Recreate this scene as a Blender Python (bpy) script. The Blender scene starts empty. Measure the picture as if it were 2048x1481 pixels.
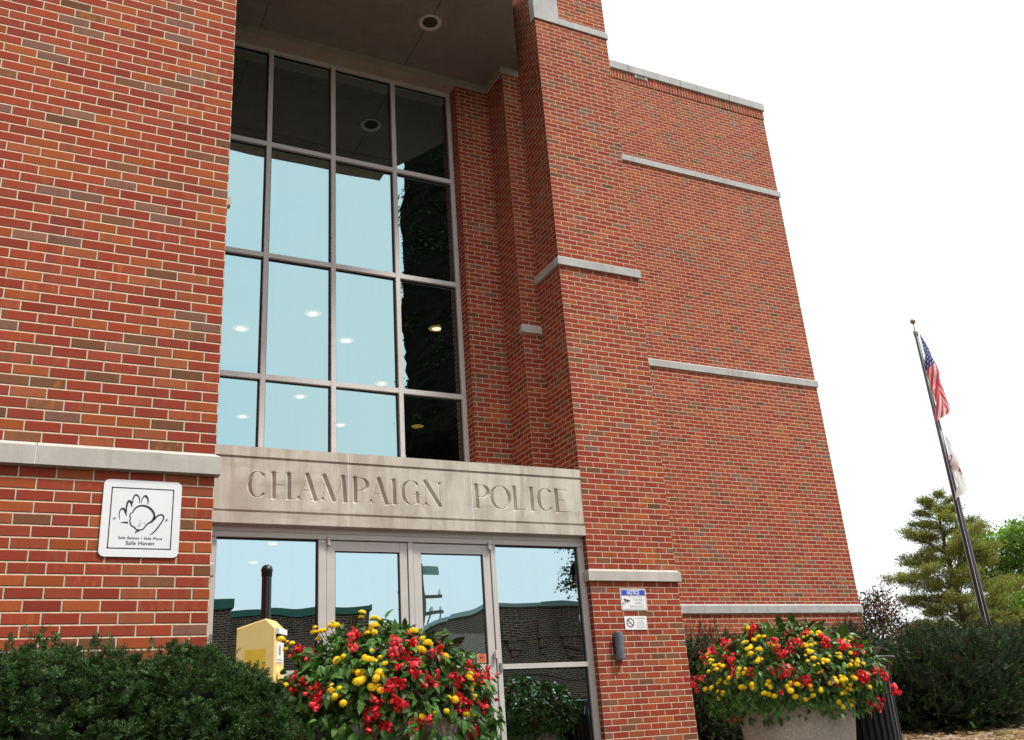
import bpy, math, random
import numpy as np
from mathutils import Vector

random.seed(11)
rng = np.random.default_rng(11)
sc = bpy.context.scene
COL = sc.collection
CO = 0.2032 / 3          # one brick course
G = 2.40                 # height of the lower stone band's top above the ground


def zc(k):
    return G + k * CO


# ------------------------------------------------------------------ camera
RT = np.array([0.89349052, -0.4437393, -0.06906609])
UP = np.array([-0.10626409, -0.35833331, 0.92752638])
FW = np.array([0.43632859, 0.82139678, 0.36732097])
CAM = np.array([-5.83565, -9.46903, -1.8685 + G])
FPX = 1920.74
cd = bpy.data.cameras.new('camera')
cam = bpy.data.objects.new('camera', cd)
COL.objects.link(cam)
cam.location = CAM
from mathutils import Matrix
cam.rotation_euler = Matrix((RT, UP, -FW)).transposed().to_euler()
cd.sensor_width = 36
cd.lens = FPX / 2048 * 36
cd.clip_start = 0.05
cd.clip_end = 1200
sc.camera = cam


def ray(u, v):
    w = FW + RT * (u - 1024) / FPX - UP * (v - 740.5) / FPX
    return w


def at(u, v, dep):
    return CAM + ray(u, v) * dep


# ------------------------------------------------------------------ sky, sun, exposure
SUN_AZ = math.radians(134)     # clockwise from +Y
SUN_EL = math.radians(57)
world = bpy.data.worlds.new('World')
sc.world = world
world.use_nodes = True
wt = world.node_tree
wt.nodes.clear()
wo = wt.nodes.new('ShaderNodeOutputWorld')
bg = wt.nodes.new('ShaderNodeBackground')
bg.inputs['Strength'].default_value = 0.1
sky = wt.nodes.new('ShaderNodeTexSky')
sky.sky_type = 'NISHITA'
sky.sun_disc = False
sky.sun_elevation = SUN_EL
sky.sun_rotation = SUN_AZ
tc = wt.nodes.new('ShaderNodeTexCoord')
mp = wt.nodes.new('ShaderNodeMapping')
mp.inputs['Scale'].default_value = (1.0, 1.0, 2.2)
mp.inputs['Location'].default_value = (0.35, 0.1, 0.0)
cn = wt.nodes.new('ShaderNodeTexNoise')
cn.inputs['Scale'].default_value = 2.1
cn.inputs['Detail'].default_value = 7
cn.inputs['Roughness'].default_value = 0.55
cn.inputs['Distortion'].default_value = 0.35
rp = wt.nodes.new('ShaderNodeValToRGB')
rp.color_ramp.elements[0].position = 0.33
rp.color_ramp.elements[0].color = (0.76, 0.76, 0.76, 1)
rp.color_ramp.elements[1].position = 0.50
rp.color_ramp.elements[1].color = (1, 1, 1, 1)
hz = wt.nodes.new('ShaderNodeMix')
hz.data_type = 'RGBA'
hz.inputs[6].default_value = (1, 1, 1, 1)
mx = wt.nodes.new('ShaderNodeMix')
mx.data_type = 'RGBA'
mul = wt.nodes.new('ShaderNodeMix')
mul.data_type = 'RGBA'
mul.blend_type = 'MULTIPLY'
mul.inputs[0].default_value = 1.0
mul.inputs[7].default_value = (1.5, 2.2, 2.1, 1)
wt.links.new(tc.outputs['Generated'], mp.inputs['Vector'])
wt.links.new(mp.outputs['Vector'], cn.inputs['Vector'])
wt.links.new(cn.outputs['Fac'], rp.inputs['Fac'])
wt.links.new(sky.outputs['Color'], mul.inputs[6])
wt.links.new(rp.outputs['Color'], mx.inputs[0])
wt.links.new(mul.outputs[2], mx.inputs[6])
mx.inputs[7].default_value = (10.3, 10.7, 10.9, 1)
wt.links.new(mx.outputs[2], bg.inputs['Color'])
wt.links.new(bg.outputs['Background'], wo.inputs['Surface'])

sd = bpy.data.lights.new('sun', 'SUN')
sd.energy = 3.9
sd.angle = math.radians(9)
sd.color = (1.0, 0.955, 0.89)
sun = bpy.data.objects.new('sun', sd)
COL.objects.link(sun)
sdir = Vector((math.sin(SUN_AZ) * math.cos(SUN_EL), math.cos(SUN_AZ) * math.cos(SUN_EL), math.sin(SUN_EL)))
sun.rotation_euler = (-sdir).to_track_quat('-Z', 'Y').to_euler()
sun.location = (0, -20, 30)

vs = sc.view_settings
vs.view_transform = 'Standard'
vs.look = 'None'
vs.gamma = 1
vs.use_curve_mapping = False
vs.exposure = 0.24
sc.cycles.max_bounces = 8
sc.cycles.transparent_max_bounces = 12
sc.cycles.caustics_reflective = False
sc.cycles.caustics_refractive = False
sc.cycles.sample_clamp_indirect = 6


# ------------------------------------------------------------------ node helpers
class NT:
    def __init__(self, name):
        self.m = bpy.data.materials.new(name)
        self.m.use_nodes = True
        self.t = self.m.node_tree
        self.t.nodes.clear()
        self.out = self.t.nodes.new('ShaderNodeOutputMaterial')

    def n(self, kind, **kw):
        nd = self.t.nodes.new('ShaderNode' + kind)
        for k, v in kw.items():
            setattr(nd, k, v)
        return nd

    def l(self, a, b):
        self.t.links.new(a, b)

    def set(self, sock, v):
        if isinstance(v, bpy.types.NodeSocket):
            self.l(v, sock)
        elif v is not None:
            sock.default_value = v

    def math(self, op, a, b=None, cl=False, c=None):
        nd = self.n('Math', operation=op, use_clamp=cl)
        self.set(nd.inputs[0], a)
        self.set(nd.inputs[1], b)
        if c is not None:
            self.set(nd.inputs[2], c)
        return nd.outputs[0]

    def mix(self, f, a, b, blend='MIX'):
        nd = self.n('Mix', data_type='RGBA', blend_type=blend)
        self.set(nd.inputs[0], f)
        self.set(nd.inputs[6], a)
        self.set(nd.inputs[7], b)
        return nd.outputs[2]

    def noise(self, vec, scale, detail=3, rough=0.5, dist=0.0):
        nd = self.n('TexNoise')
        if vec is not None:
            self.l(vec, nd.inputs['Vector'])
        nd.inputs['Scale'].default_value = scale
        nd.inputs['Detail'].default_value = detail
        nd.inputs['Roughness'].default_value = rough
        nd.inputs['Distortion'].default_value = dist
        return nd.outputs['Fac']

    def ramp(self, f, stops, interp='LINEAR'):
        nd = self.n('ValToRGB')
        cr = nd.color_ramp
        cr.interpolation = interp
        while len(cr.elements) < len(stops):
            cr.elements.new(0.5)
        for e, (p, c) in zip(cr.elements, stops):
            e.position = p
            e.color = c if len(c) == 4 else (*c, 1)
        self.set(nd.inputs[0], f)
        return nd.outputs['Color']

    def mapr(self, v, a, b, c=0.0, d=1.0):
        nd = self.n('MapRange')
        self.set(nd.inputs[0], v)
        for i, x in enumerate((a, b, c, d)):
            self.set(nd.inputs[i + 1], x)
        return nd.outputs[0]

    def scalevec(self, vec, s):
        nd = self.n('Mapping')
        self.l(vec, nd.inputs['Vector'])
        nd.inputs['Scale'].default_value = s
        return nd.outputs['Vector']

    def bump(self, h, dist, strength=1.0):
        nd = self.n('Bump')
        self.l(h, nd.inputs['Height'])
        nd.inputs['Distance'].default_value = dist
        nd.inputs['Strength'].default_value = strength
        return nd.outputs['Normal']

    def bsdf(self, color, rough=0.6, normal=None, metal=0.0, spec=0.5, **kw):
        p = self.n('BsdfPrincipled')
        self.set(p.inputs['Base Color'], color if isinstance(color, bpy.types.NodeSocket) else (*color[:3], 1))
        self.set(p.inputs['Roughness'], rough)
        self.set(p.inputs['Metallic'], metal)
        self.set(p.inputs['Specular IOR Level'], spec)
        if normal is not None:
            self.l(normal, p.inputs['Normal'])
        for k, v in kw.items():
            self.set(p.inputs[k], v)
        self.l(p.outputs[0], self.out.inputs['Surface'])
        return p

    def pos(self):
        return self.n('NewGeometry').outputs['Position']

    def obj(self):
        return self.n('TexCoord').outputs['Object']


def brick_material(name, half=0.5, bw=0.2032, bh=CO, dark=1.0, palette=None, mortar=(0.62, 0.50, 0.36), mw=0.0038):
    t = NT(name)
    uv = t.n('UVMap').outputs['UV']
    jit = t.noise(uv, 60, 2)
    sx = t.n('SeparateXYZ')
    t.l(uv, sx.inputs[0])
    u, v = sx.outputs[0], sx.outputs[1]
    rowf = t.math('DIVIDE', v, bh)
    row = t.math('FLOOR', rowf)
    par = t.math('MODULO', t.math('ABSOLUTE', row), 2.0)
    uf = t.math('ADD', t.math('DIVIDE', u, bw), t.math('MULTIPLY', par, half))
    col = t.math('FLOOR', uf)
    fx = t.math('FRACT', uf)
    fy = t.math('FRACT', rowf)
    ri = t.n('ObjectInfo').outputs['Random']
    cv = t.n('CombineXYZ')
    t.l(col, cv.inputs[0])
    t.l(row, cv.inputs[1])
    t.l(t.math('MULTIPLY', ri, 57.0), cv.inputs[2])
    wn = t.n('TexWhiteNoise', noise_dimensions='3D')
    t.l(cv.outputs[0], wn.inputs['Vector'])
    r1 = wn.outputs['Value']
    sw = t.n('SeparateColor')
    t.l(wn.outputs['Color'], sw.inputs[0])
    r2, r3 = sw.outputs[1], sw.outputs[2]
    dx = t.math('MULTIPLY', t.math('MINIMUM', fx, t.math('SUBTRACT', 1.0, fx)), bw)
    dy = t.math('MULTIPLY', t.math('MINIMUM', fy, t.math('SUBTRACT', 1.0, fy)), bh)
    d = t.math('MINIMUM', dx, dy)
    d = t.math('ADD', d, t.math('MULTIPLY', t.math('SUBTRACT', jit, 0.5), 0.0022))
    msk = t.mapr(d, mw, mw + 0.0016)
    pal = palette or [(0.0, (0.300, 0.048, 0.028)), (0.26, (0.270, 0.045, 0.028)), (0.45, (0.330, 0.056, 0.027)), (0.60, (0.315, 0.064, 0.033)),
                      (0.73, (0.365, 0.088, 0.029)), (0.835, (0.320, 0.088, 0.040)), (0.885, (0.195, 0.088, 0.045)),
                      (0.935, (0.205, 0.110, 0.080)), (0.98, (0.135, 0.072, 0.036))]
    base = t.ramp(r1, pal, 'CONSTANT')
    if palette is None:
        base = t.mix(0.12, base, (0.330, 0.064, 0.026, 1))
    # flashed streaks inside single bricks
    st = t.noise(t.scalevec(uv, (26, 7, 1)), 1.0, 3, 0.55, 0.4)
    stc = t.mix(r3, (0.40, 0.115, 0.032, 1), (0.16, 0.075, 0.042, 1))
    sf = t.math('MULTIPLY', t.mapr(st, 0.5, 0.66), t.mapr(r2, 0.42, 0.85, 0.0, 0.8))
    base = t.mix(sf, base, stc)
    # value shift per brick, fine grain and dark pits
    val = t.math('ADD', 0.86, t.math('MULTIPLY', r2, 0.26))
    gr = t.noise(uv, 190, 3, 0.6)
    val = t.math('MULTIPLY', val, t.mapr(gr, 0.25, 0.75, 0.84, 1.14))
    vc = t.n('CombineColor')
    for i in range(3):
        t.l(val, vc.inputs[i])
    base = t.mix(1.0, base, vc.outputs[0], 'MULTIPLY')
    pit = t.mapr(t.noise(uv, 330, 1, 0.5), 0.70, 0.76)
    pit = t.math('MULTIPLY', pit, t.mapr(t.noise(uv, 9, 2), 0.42, 0.62))
    base = t.mix(t.math('MULTIPLY', pit, 0.75), base, (0.06, 0.025, 0.02, 1))
    # broad weathering: a thin grey bloom in patches
    we = t.noise(uv, 0.55, 5, 0.6, 0.6)
    base = t.mix(t.mapr(we, 0.56, 0.8, 0.0, 0.12), base, (0.34, 0.225, 0.175, 1))
    # rain streaks and salt patches with outlines of their own
    stv = t.noise(t.scalevec(uv, (5.5, 0.42, 1)), 1.0, 4, 0.6, 0.5)
    base = t.mix(t.mapr(stv, 0.56, 0.74, 0.0, 0.42), base, (0.10, 0.045, 0.032, 1))
    slt = t.noise(t.scalevec(uv, (1.6, 0.9, 1)), 1.0, 6, 0.7, 0.8)
    base = t.mix(t.mapr(slt, 0.62, 0.74, 0.0, 0.24), base, (0.42, 0.30, 0.25, 1))
    mn = t.noise(uv, 22, 4, 0.6)
    mc = t.mix(t.mapr(mn, 0.3, 0.7), (*[x * 0.80 for x in mortar], 1), (*[min(1, x * 1.12) for x in mortar], 1))
    colr = t.mix(msk, mc, base)
    if dark != 1.0:
        colr = t.mix(1.0, colr, (dark, dark, dark, 1), 'MULTIPLY')
    h = t.math('ADD', t.math('MULTIPLY', t.mapr(d, mw - 0.002, mw + 0.004), 0.006), t.math('MULTIPLY', gr, 0.0012))
    t.bsdf(colr, t.mapr(r3, 0, 1, 0.8, 0.95), t.bump(h, 1.0, 0.9), spec=0.12)
    return t.m


def stone_material(name, col, var=0.12, stains=False, scale=1.0):
    t = NT(name)
    p = t.pos()
    n1 = t.noise(p, 3.2 * scale, 5, 0.6)
    n2 = t.noise(p, 55 * scale, 3, 0.6)
    n3 = t.noise(p, 260, 2, 0.5)
    c = t.mix(t.mapr(n1, 0.3, 0.7), (*[x * (1 - var) for x in col], 1), (*[min(1, x * (1 + var)) for x in col], 1))
    c = t.mix(t.mapr(n2, 0.35, 0.75, 0, 0.22), c, (*[x * 0.72 for x in col], 1))
    if stains:
        s1 = t.noise(t.scalevec(p, (4.4, 1, 1.15)), 1.0, 4, 0.55, 1.1)
        c = t.mix(t.mapr(s1, 0.44, 0.62, 0, 0.60), c, (0.38, 0.32, 0.25, 1))
        s2 = t.noise(t.scalevec(p, (8.0, 1, 1.5)), 1.0, 3, 0.5, 0.9)
        c = t.mix(t.mapr(s2, 0.56, 0.66, 0, 0.55), c, (0.62, 0.57, 0.49, 1))
        s3 = t.noise(t.scalevec(p, (1.3, 1, 6.0)), 1.0, 4, 0.6, 0.4)
        c = t.mix(t.mapr(s3, 0.55, 0.7, 0, 0.45), c, (0.34, 0.28, 0.21, 1))
    dr = t.noise(t.scalevec(p, (7.0, 7.0, 0.6)), 1.0, 4, 0.6, 0.3)
    c = t.mix(t.mapr(dr, 0.54, 0.72, 0, 0.42), c, (col[0] * 0.52, col[1] * 0.50, col[2] * 0.47, 1))
    h = t.math('ADD', t.math('MULTIPLY', n2, 0.0012), t.math('MULTIPLY', n3, 0.0008))
    t.bsdf(c, 0.82, t.bump(h, 1.0, 0.8), spec=0.25)
    return t.m


def plain(name, col, rough=0.5, metal=0.0, var=0.08, scale=14, spec=0.5, bump=0.0, **kw):
    t = NT(name)
    p = t.pos()
    n = t.noise(p, scale, 4, 0.6)
    c = t.mix(t.mapr(n, 0.3, 0.7), (*[x * (1 - var) for x in col], 1), (*[min(1, x * (1 + var)) for x in col], 1))
    nrm = None
    if bump:
        nrm = t.bump(t.noise(p, scale * 8, 3), bump, 1.0)
    t.bsdf(c, t.mapr(n, 0.3, 0.7, rough * 0.9, min(1, rough * 1.12)), nrm, metal, spec, **kw)
    return t.m


def glass_material(name, tint, refl, trans):
    t = NT(name)
    p = t.pos()
    w = t.noise(t.scalevec(p, (1.0, 1.0, 0.75)), 1.25, 1, 0.4)
    nrm = t.bump(w, 0.012, 0.55)
    g = t.n('BsdfGlossy')
    streak = t.noise(t.scalevec(p, (9, 9, 0.5)), 1.0, 3, 0.5)
    gc = t.mix(t.mapr(streak, 0.45, 0.75, 0, 0.10), (*tint, 1), (*[x * 0.82 for x in tint], 1))
    t.l(gc, g.inputs['Color'])
    g.inputs['Roughness'].default_value = 0.0
    t.l(nrm, g.inputs['Normal'])
    tr = t.n('BsdfTransparent')
    tr.inputs['Color'].default_value = (*trans, 1)
    ms = t.n('MixShader')
    ms.inputs[0].default_value = refl
    t.l(tr.outputs[0], ms.inputs[1])
    t.l(g.outputs[0], ms.inputs[2])
    t.l(ms.outputs[0], t.out.inputs['Surface'])
    return t.m


def leaf_material(name, trans=0.25, rough=0.5, spec=0.3, ttint=(1.0, 1.15, 0.55, 1)):
    t = NT(name)
    a = t.n('Attribute', attribute_name='Col').outputs['Color']
    p = t.n('BsdfPrincipled')
    t.l(a, p.inputs['Base Color'])
    p.inputs['Roughness'].default_value = rough
    p.inputs['Specular IOR Level'].default_value = spec
    tl = t.n('BsdfTranslucent')
    t.l(t.mix(1.0, a, ttint, 'MULTIPLY'), tl.inputs['Color'])
    ms = t.n('MixShader')
    ms.inputs[0].default_value = trans
    t.l(p.outputs[0], ms.inputs[1])
    t.l(tl.outputs[0], ms.inputs[2])
    t.l(ms.outputs[0], t.out.inputs['Surface'])
    return t.m


def emit(name, col, s):
    t = NT(name)
    e = t.n('Emission')
    e.inputs['Color'].default_value = (*col, 1)
    e.inputs['Strength'].default_value = s
    t.l(e.outputs[0], t.out.inputs['Surface'])
    return t.m


M = {}
M['brick'] = brick_material('red_brick')
M['soldier'] = brick_material('red_brick_soldier', half=0.0)
M['brown_brick'] = brick_material('brown_brick', dark=0.8, palette=[
    (0.0, (0.13, 0.065, 0.04)), (0.4, (0.17, 0.08, 0.05)), (0.7, (0.10, 0.06, 0.04)), (0.9, (0.2, 0.1, 0.06))],
    mortar=(0.50, 0.48, 0.40), mw=0.007)
M['stone'] = stone_material('limestone', (0.50, 0.465, 0.415))
M['stone_grey'] = stone_material('grey_limestone', (0.43, 0.42, 0.405), 0.14)
M['lintel'] = stone_material('stained_limestone', (0.57, 0.525, 0.45), 0.12, True)
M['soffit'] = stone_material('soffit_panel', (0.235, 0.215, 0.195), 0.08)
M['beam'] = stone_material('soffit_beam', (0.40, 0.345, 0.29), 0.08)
M['alu'] = plain('champagne_aluminium', (0.56, 0.53, 0.495), 0.45, 0.12, 0.04, 6)
M['alu_dark'] = plain('grey_aluminium', (0.58, 0.555, 0.54), 0.5, 0.08, 0.05, 6)
M['gasket'] = plain('black_gasket', (0.012, 0.012, 0.013), 0.6)
M['glass_up'] = glass_material('teal_glass', (0.565, 0.81, 0.835), 0.66, (0.20, 0.21, 0.20))
M['glass_door'] = glass_material('blue_glass', (0.70, 0.915, 0.985), 0.66, (0.13, 0.14, 0.14))
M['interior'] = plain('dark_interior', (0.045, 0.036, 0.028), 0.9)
M['lamp'] = emit('warm_lamp', (1.0, 0.86, 0.6), 16)
M['lamp_dim'] = emit('dim_lamp', (1.0, 0.6, 0.15), 2.2)
M['white'] = plain('white_enamel', (0.80, 0.80, 0.81), 0.35, 0, 0.03, 5)
M['black'] = plain('black_paint', (0.012, 0.012, 0.014), 0.32, 0, 0.1, 20)
M['ink'] = plain('black_ink', (0.02, 0.025, 0.03), 0.5)
M['grey_ink'] = plain('faded_ink', (0.22, 0.20, 0.22), 0.6)
M['pink_ink'] = plain('pale_faded_ink', (0.50, 0.42, 0.45), 0.6)
M['blue_ink'] = plain('blue_ink', (0.02, 0.06, 0.50), 0.45)
M['red_ink'] = plain('red_ink', (0.60, 0.03, 0.03), 0.5)
M['orange'] = plain('orange_sticker', (0.62, 0.24, 0.10), 0.6)
M['steel'] = plain('brushed_steel', (0.42, 0.41, 0.40), 0.32, 0.8, 0.06, 30)
M['fixture'] = plain('grey_blue_fixture', (0.15, 0.175, 0.215), 0.4, 0.35, 0.22, 14)
M['yellow'] = plain('cream_yellow_paint', (0.88, 0.62, 0.22), 0.45, 0, 0.05, 7)
M['yellow_dark'] = plain('amber_sticker', (0.80, 0.50, 0.03), 0.5)
M['aggregate'] = None
M['soil'] = plain('potting_soil', (0.03, 0.02, 0.014), 0.95, 0, 0.3, 40)
M['bark'] = plain('bark', (0.085, 0.062, 0.048), 0.9, 0, 0.3, 14, 0.2, 0.01)
M['twig'] = plain('yew_shade_core', (0.007, 0.009, 0.005), 0.95, 0, 0.3, 20, 0.1)  # near-black colour standing for the shaded inside of the yews
M['needle'] = leaf_material('yew_needles', 0.12, 0.55, 0.25)
M['leaf'] = leaf_material('leaves', 0.22, 0.42, 0.4)
M['tree_leaf'] = leaf_material('tree_leaves', 0.40, 0.5, 0.3)
M['crown_core'] = plain('dark_fill', (0.014, 0.012, 0.009), 1.0, 0, 0.3, 6, 0.0)  # near-black solid added so the mirrored crown reads dark
t = NT('yellow_petals')
ri_ = t.n('ObjectInfo').outputs['Random']
nz2 = t.noise(t.obj(), 2.2, 2)
t.bsdf(t.mix(t.mapr(nz2, 0.35, 0.65), t.mix(ri_, (0.97, 0.76, 0.03, 1), (0.96, 0.64, 0.012, 1)), (0.93, 0.52, 0.008, 1)), 0.6, spec=0.2)
M['lantana'] = t.m
t = NT('red_petals')
ri_ = t.n('ObjectInfo').outputs['Random']
nz2 = t.noise(t.obj(), 1.6, 2)
rc = t.mix(ri_, (0.86, 0.018, 0.035, 1), (0.62, 0.010, 0.022, 1))
t.bsdf(t.mix(t.mapr(nz2, 0.45, 0.75), rc, (0.92, 0.075, 0.085, 1)), 0.45, spec=0.35)
M['begonia'] = t.m
M['bronze'] = plain('dark_bronze', (0.055, 0.05, 0.06), 0.30, 0.6, 0.1, 4)
M['gold'] = plain('weathered_ball', (0.30, 0.25, 0.19), 0.4, 0.5)
M['green_metal'] = plain('green_coping', (0.03, 0.16, 0.11), 0.5)
M['pale_green'] = plain('pale_green_coping', (0.30, 0.42, 0.38), 0.5)
M['wood'] = plain('pole_wood', (0.16, 0.13, 0.10), 0.9)
M['globe'] = plain('white_globe', (0.85, 0.87, 0.86), 0.3)

t = NT('exposed_aggregate')
p = t.pos()
vo = t.n('TexVoronoi')
t.l(p, vo.inputs['Vector'])
vo.inputs['Scale'].default_value = 95
sepc = t.n('SeparateColor')
t.l(vo.outputs['Color'], sepc.inputs[0])
cc = t.ramp(sepc.outputs[0], [(0.0, (0.47, 0.385, 0.31)), (0.35, (0.55, 0.46, 0.38)), (0.7, (0.42, 0.345, 0.285)), (0.93, (0.68, 0.61, 0.53))])
cc = t.mix(t.mapr(t.noise(p, 5, 4), 0.35, 0.7, 0, 0.4), cc, (0.30, 0.25, 0.21, 1))
cc = t.mix(t.mapr(t.noise(t.scalevec(p, (5, 5, 0.8)), 1.0, 3), 0.52, 0.7, 0, 0.35), cc, (0.24, 0.195, 0.165, 1))
t.bsdf(cc, 0.85, t.bump(vo.outputs['Distance'], 0.004, 0.6), spec=0.2)
M['aggregate'] = t.m

t = NT('concrete_paving')
p = t.pos()
cc = t.mix(t.mapr(t.noise(p, 2, 6), 0.3, 0.7), (0.13, 0.12, 0.105, 1), (0.19, 0.175, 0.155, 1))
cc = t.mix(t.mapr(t.noise(p, 60, 3), 0.3, 0.7, 0, 0.4), cc, (0.10, 0.095, 0.085, 1))
sp = t.n('SeparateXYZ')
t.l(p, sp.inputs[0])
jx = t.math('ABSOLUTE', t.math('SUBTRACT', t.math('FRACT', t.math('DIVIDE', sp.outputs[0], 1.5)), 0.5))
jy = t.math('ABSOLUTE', t.math('SUBTRACT', t.math('FRACT', t.math('DIVIDE', sp.outputs[1], 1.5)), 0.5))
jj = t.mapr(t.math('MINIMUM', jx, jy), 0.003, 0.006)
cc = t.mix(jj, (0.05, 0.045, 0.04, 1), cc)
t.bsdf(cc, 0.85, spec=0.25)
M['paving'] = t.m
M['asphalt'] = plain('asphalt', (0.05, 0.05, 0.052), 0.9, 0, 0.25, 8, 0.3)
M['grass'] = plain('lawn', (0.05, 0.085, 0.025), 0.95, 0, 0.35, 3, 0.1)
t = NT('mulch')
p = t.pos()
vo = t.n('TexVoronoi')
t.l(t.scalevec(p, (1, 1, 1)), vo.inputs['Vector'])
vo.inputs['Scale'].default_value = 26
sepc = t.n('SeparateColor')
t.l(vo.outputs['Color'], sepc.inputs[0])
cc = t.ramp(sepc.outputs[0], [(0.0, (0.10, 0.055, 0.03)), (0.4, (0.22, 0.14, 0.085)), (0.75, (0.38, 0.27, 0.19)), (1.0, (0.5, 0.4, 0.31))])
t.bsdf(cc, 0.9, t.bump(vo.outputs['Distance'], 0.02, 0.8), spec=0.15)
M['mulch'] = t.m


# ------------------------------------------------------------------ mesh helpers
ORG = {}


class MB:
    """collects geometry in world coordinates; build() links it as one mesh object"""

    def __init__(self):
        self.v, self.f, self.uv, self.c, self.fm = [], [], {}, {}, []
        self.n = 0

    def verts(self, pts, col=None):
        s = self.n
        for q in pts:
            self.v.append((float(q[0]), float(q[1]), float(q[2])))
        self.n += len(pts)
        if col is not None:
            for i in range(s, self.n):
                self.c[i] = col
        return s

    def face(self, idx, uv=None, mi=0):
        if uv is not None:
            self.uv[len(self.f)] = uv
        self.f.append(tuple(idx))
        self.fm.append(mi)

    def box(self, x0, x1, y0, y1, z0, z1, ux=0.0, uy=0.0, zf=None, mi=0, skip=''):
        if zf is None:
            zf = lambda z: z - G
        s = self.verts([(x0, y0, z0), (x1, y0, z0), (x1, y1, z0), (x0, y1, z0),
                        (x0, y0, z1), (x1, y0, z1), (x1, y1, z1), (x0, y1, z1)])
        X = lambda x: x - ux
        Y = lambda y: y - uy
        a, b = zf(z0), zf(z1)
        if 'f' not in skip:
            self.face((s, s + 1, s + 5, s + 4), [(X(x0), a), (X(x1), a), (X(x1), b), (X(x0), b)], mi)
        self.face((s + 1, s + 2, s + 6, s + 5), [(Y(y0), a), (Y(y1), a), (Y(y1), b), (Y(y0), b)], mi)
        if 'k' not in skip:
            self.face((s + 2, s + 3, s + 7, s + 6), [(X(x1), a), (X(x0), a), (X(x0), b), (X(x1), b)], mi)
        self.face((s + 3, s, s + 4, s + 7), [(Y(y1), a), (Y(y0), a), (Y(y0), b), (Y(y1), b)], mi)
        if 't' not in skip:
            self.face((s + 4, s + 5, s + 6, s + 7), [(X(x0), y0), (X(x1), y0), (X(x1), y1), (X(x0), y1)], mi)
        if 'b' not in skip:
            self.face((s + 3, s + 2, s + 1, s), [(X(x0), y1), (X(x1), y1), (X(x1), y0), (X(x0), y0)], mi)

    def bbox(self, x0, x1, y0, y1, z0, z1, r=0.006, mi=0):
        """box with small chamfers on its vertical and front edges"""
        pts = [(x0 + r, y0), (x1 - r, y0), (x1, y0 + r), (x1, y1 - r), (x1 - r, y1), (x0 + r, y1), (x0, y1 - r), (x0, y0 + r)]
        self.prism(pts, z0, z1, r, mi)

    def prism(self, pts, z0, z1, cham=0.0, mi=0):
        n = len(pts)
        cx = sum(q[0] for q in pts) / n
        cy = sum(q[1] for q in pts) / n
        rings = []
        zs = [(z0, 0), (z1, 0)] if cham <= 0 else [(z0, cham), (z0 + cham, 0), (z1 - cham, 0), (z1, cham)]
        for z, k in zs:
            ring = []
            for q in pts:
                dx, dy = q[0] - cx, q[1] - cy
                ring.append((q[0] - (math.copysign(min(k, abs(dx)), dx) if k else 0), q[1] - (math.copysign(min(k, abs(dy)), dy) if k else 0), z))
            rings.append(self.verts(ring))
        for a, b in zip(rings, rings[1:]):
            for i in range(n):
                j = (i + 1) % n
                self.face((a + i, a + j, b + j, b + i), None, mi)
        self.face([rings[0] + i for i in range(n)][::-1], None, mi)
        self.face([rings[-1] + i for i in range(n)], None, mi)

    def band(self, x0, x1, yf, z0, z1, p=0.035, back=0.05, axis='x', e0=True, e1=True, wash=0.028):
        """string course with a sloping top; axis x: faces -y at plane yf; axis y: faces -x at plane x=yf, running along y"""
        prof = [(back, z0), (-p, z0), (-p, z1 - wash), (0.0, z1), (back, z1)]
        rings = []
        for xx, e, sgn in ((x0, e0, 1), (x1, e1, -1)):
            ring = []
            for (d, z) in prof:
                q = xx + (sgn * p if (e and z >= z1) else 0)
                ring.append((q, yf + d, z) if axis == 'x' else (yf + d, q, z))
            rings.append(self.verts(ring))
        a, b = rings
        n = len(prof)
        for i in range(n):
            j = (i + 1) % n
            self.face((a + i, b + i, b + j, a + j) if axis == 'x' else (a + j, b + j, b + i, a + i))
        self.face([a + i for i in range(n)] if axis == 'x' else [a + i for i in range(n)][::-1])
        self.face([b + i for i in range(n)][::-1] if axis == 'x' else [b + i for i in range(n)])

    def tube(self, pts, rad, seg=8, cap=True, mi=0, col=None):
        pts = [np.array(q, float) for q in pts]
        if np.isscalar(rad):
            rad = [rad] * len(pts)
        rings = []
        for i, q in enumerate(pts):
            d = pts[min(i + 1, len(pts) - 1)] - pts[max(i - 1, 0)]
            d = d / (np.linalg.norm(d) + 1e-9)
            a = np.cross(d, (0, 0, 1.0) if abs(d[2]) < 0.9 else (1.0, 0, 0))
            a /= np.linalg.norm(a)
            b = np.cross(d, a)
            rings.append(self.verts([q + rad[i] * (a * math.cos(2 * math.pi * k / seg) + b * math.sin(2 * math.pi * k / seg)) for k in range(seg)], col))
        for a, b in zip(rings, rings[1:]):
            for k in range(seg):
                j = (k + 1) % seg
                self.face((a + k, a + j, b + j, b + k), None, mi)
        if cap:
            self.face([rings[0] + k for k in range(seg)][::-1], None, mi)
            self.face([rings[-1] + k for k in range(seg)], None, mi)

    def lathe(self, cx, cy, prof, seg=40, mi=0, cap=True):
        rings = []
        for r, z in prof:
            rings.append(self.verts([(cx + r * math.cos(2 * math.pi * k / seg), cy + r * math.sin(2 * math.pi * k / seg), z) for k in range(seg)]))
        for a, b in zip(rings, rings[1:]):
            for k in range(seg):
                j = (k + 1) % seg
                self.face((a + k, a + j, b + j, b + k), None, mi)
        if cap:
            self.face([rings[0] + k for k in range(seg)][::-1], None, mi)
            self.face([rings[-1] + k for k in range(seg)], None, mi)

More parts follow.
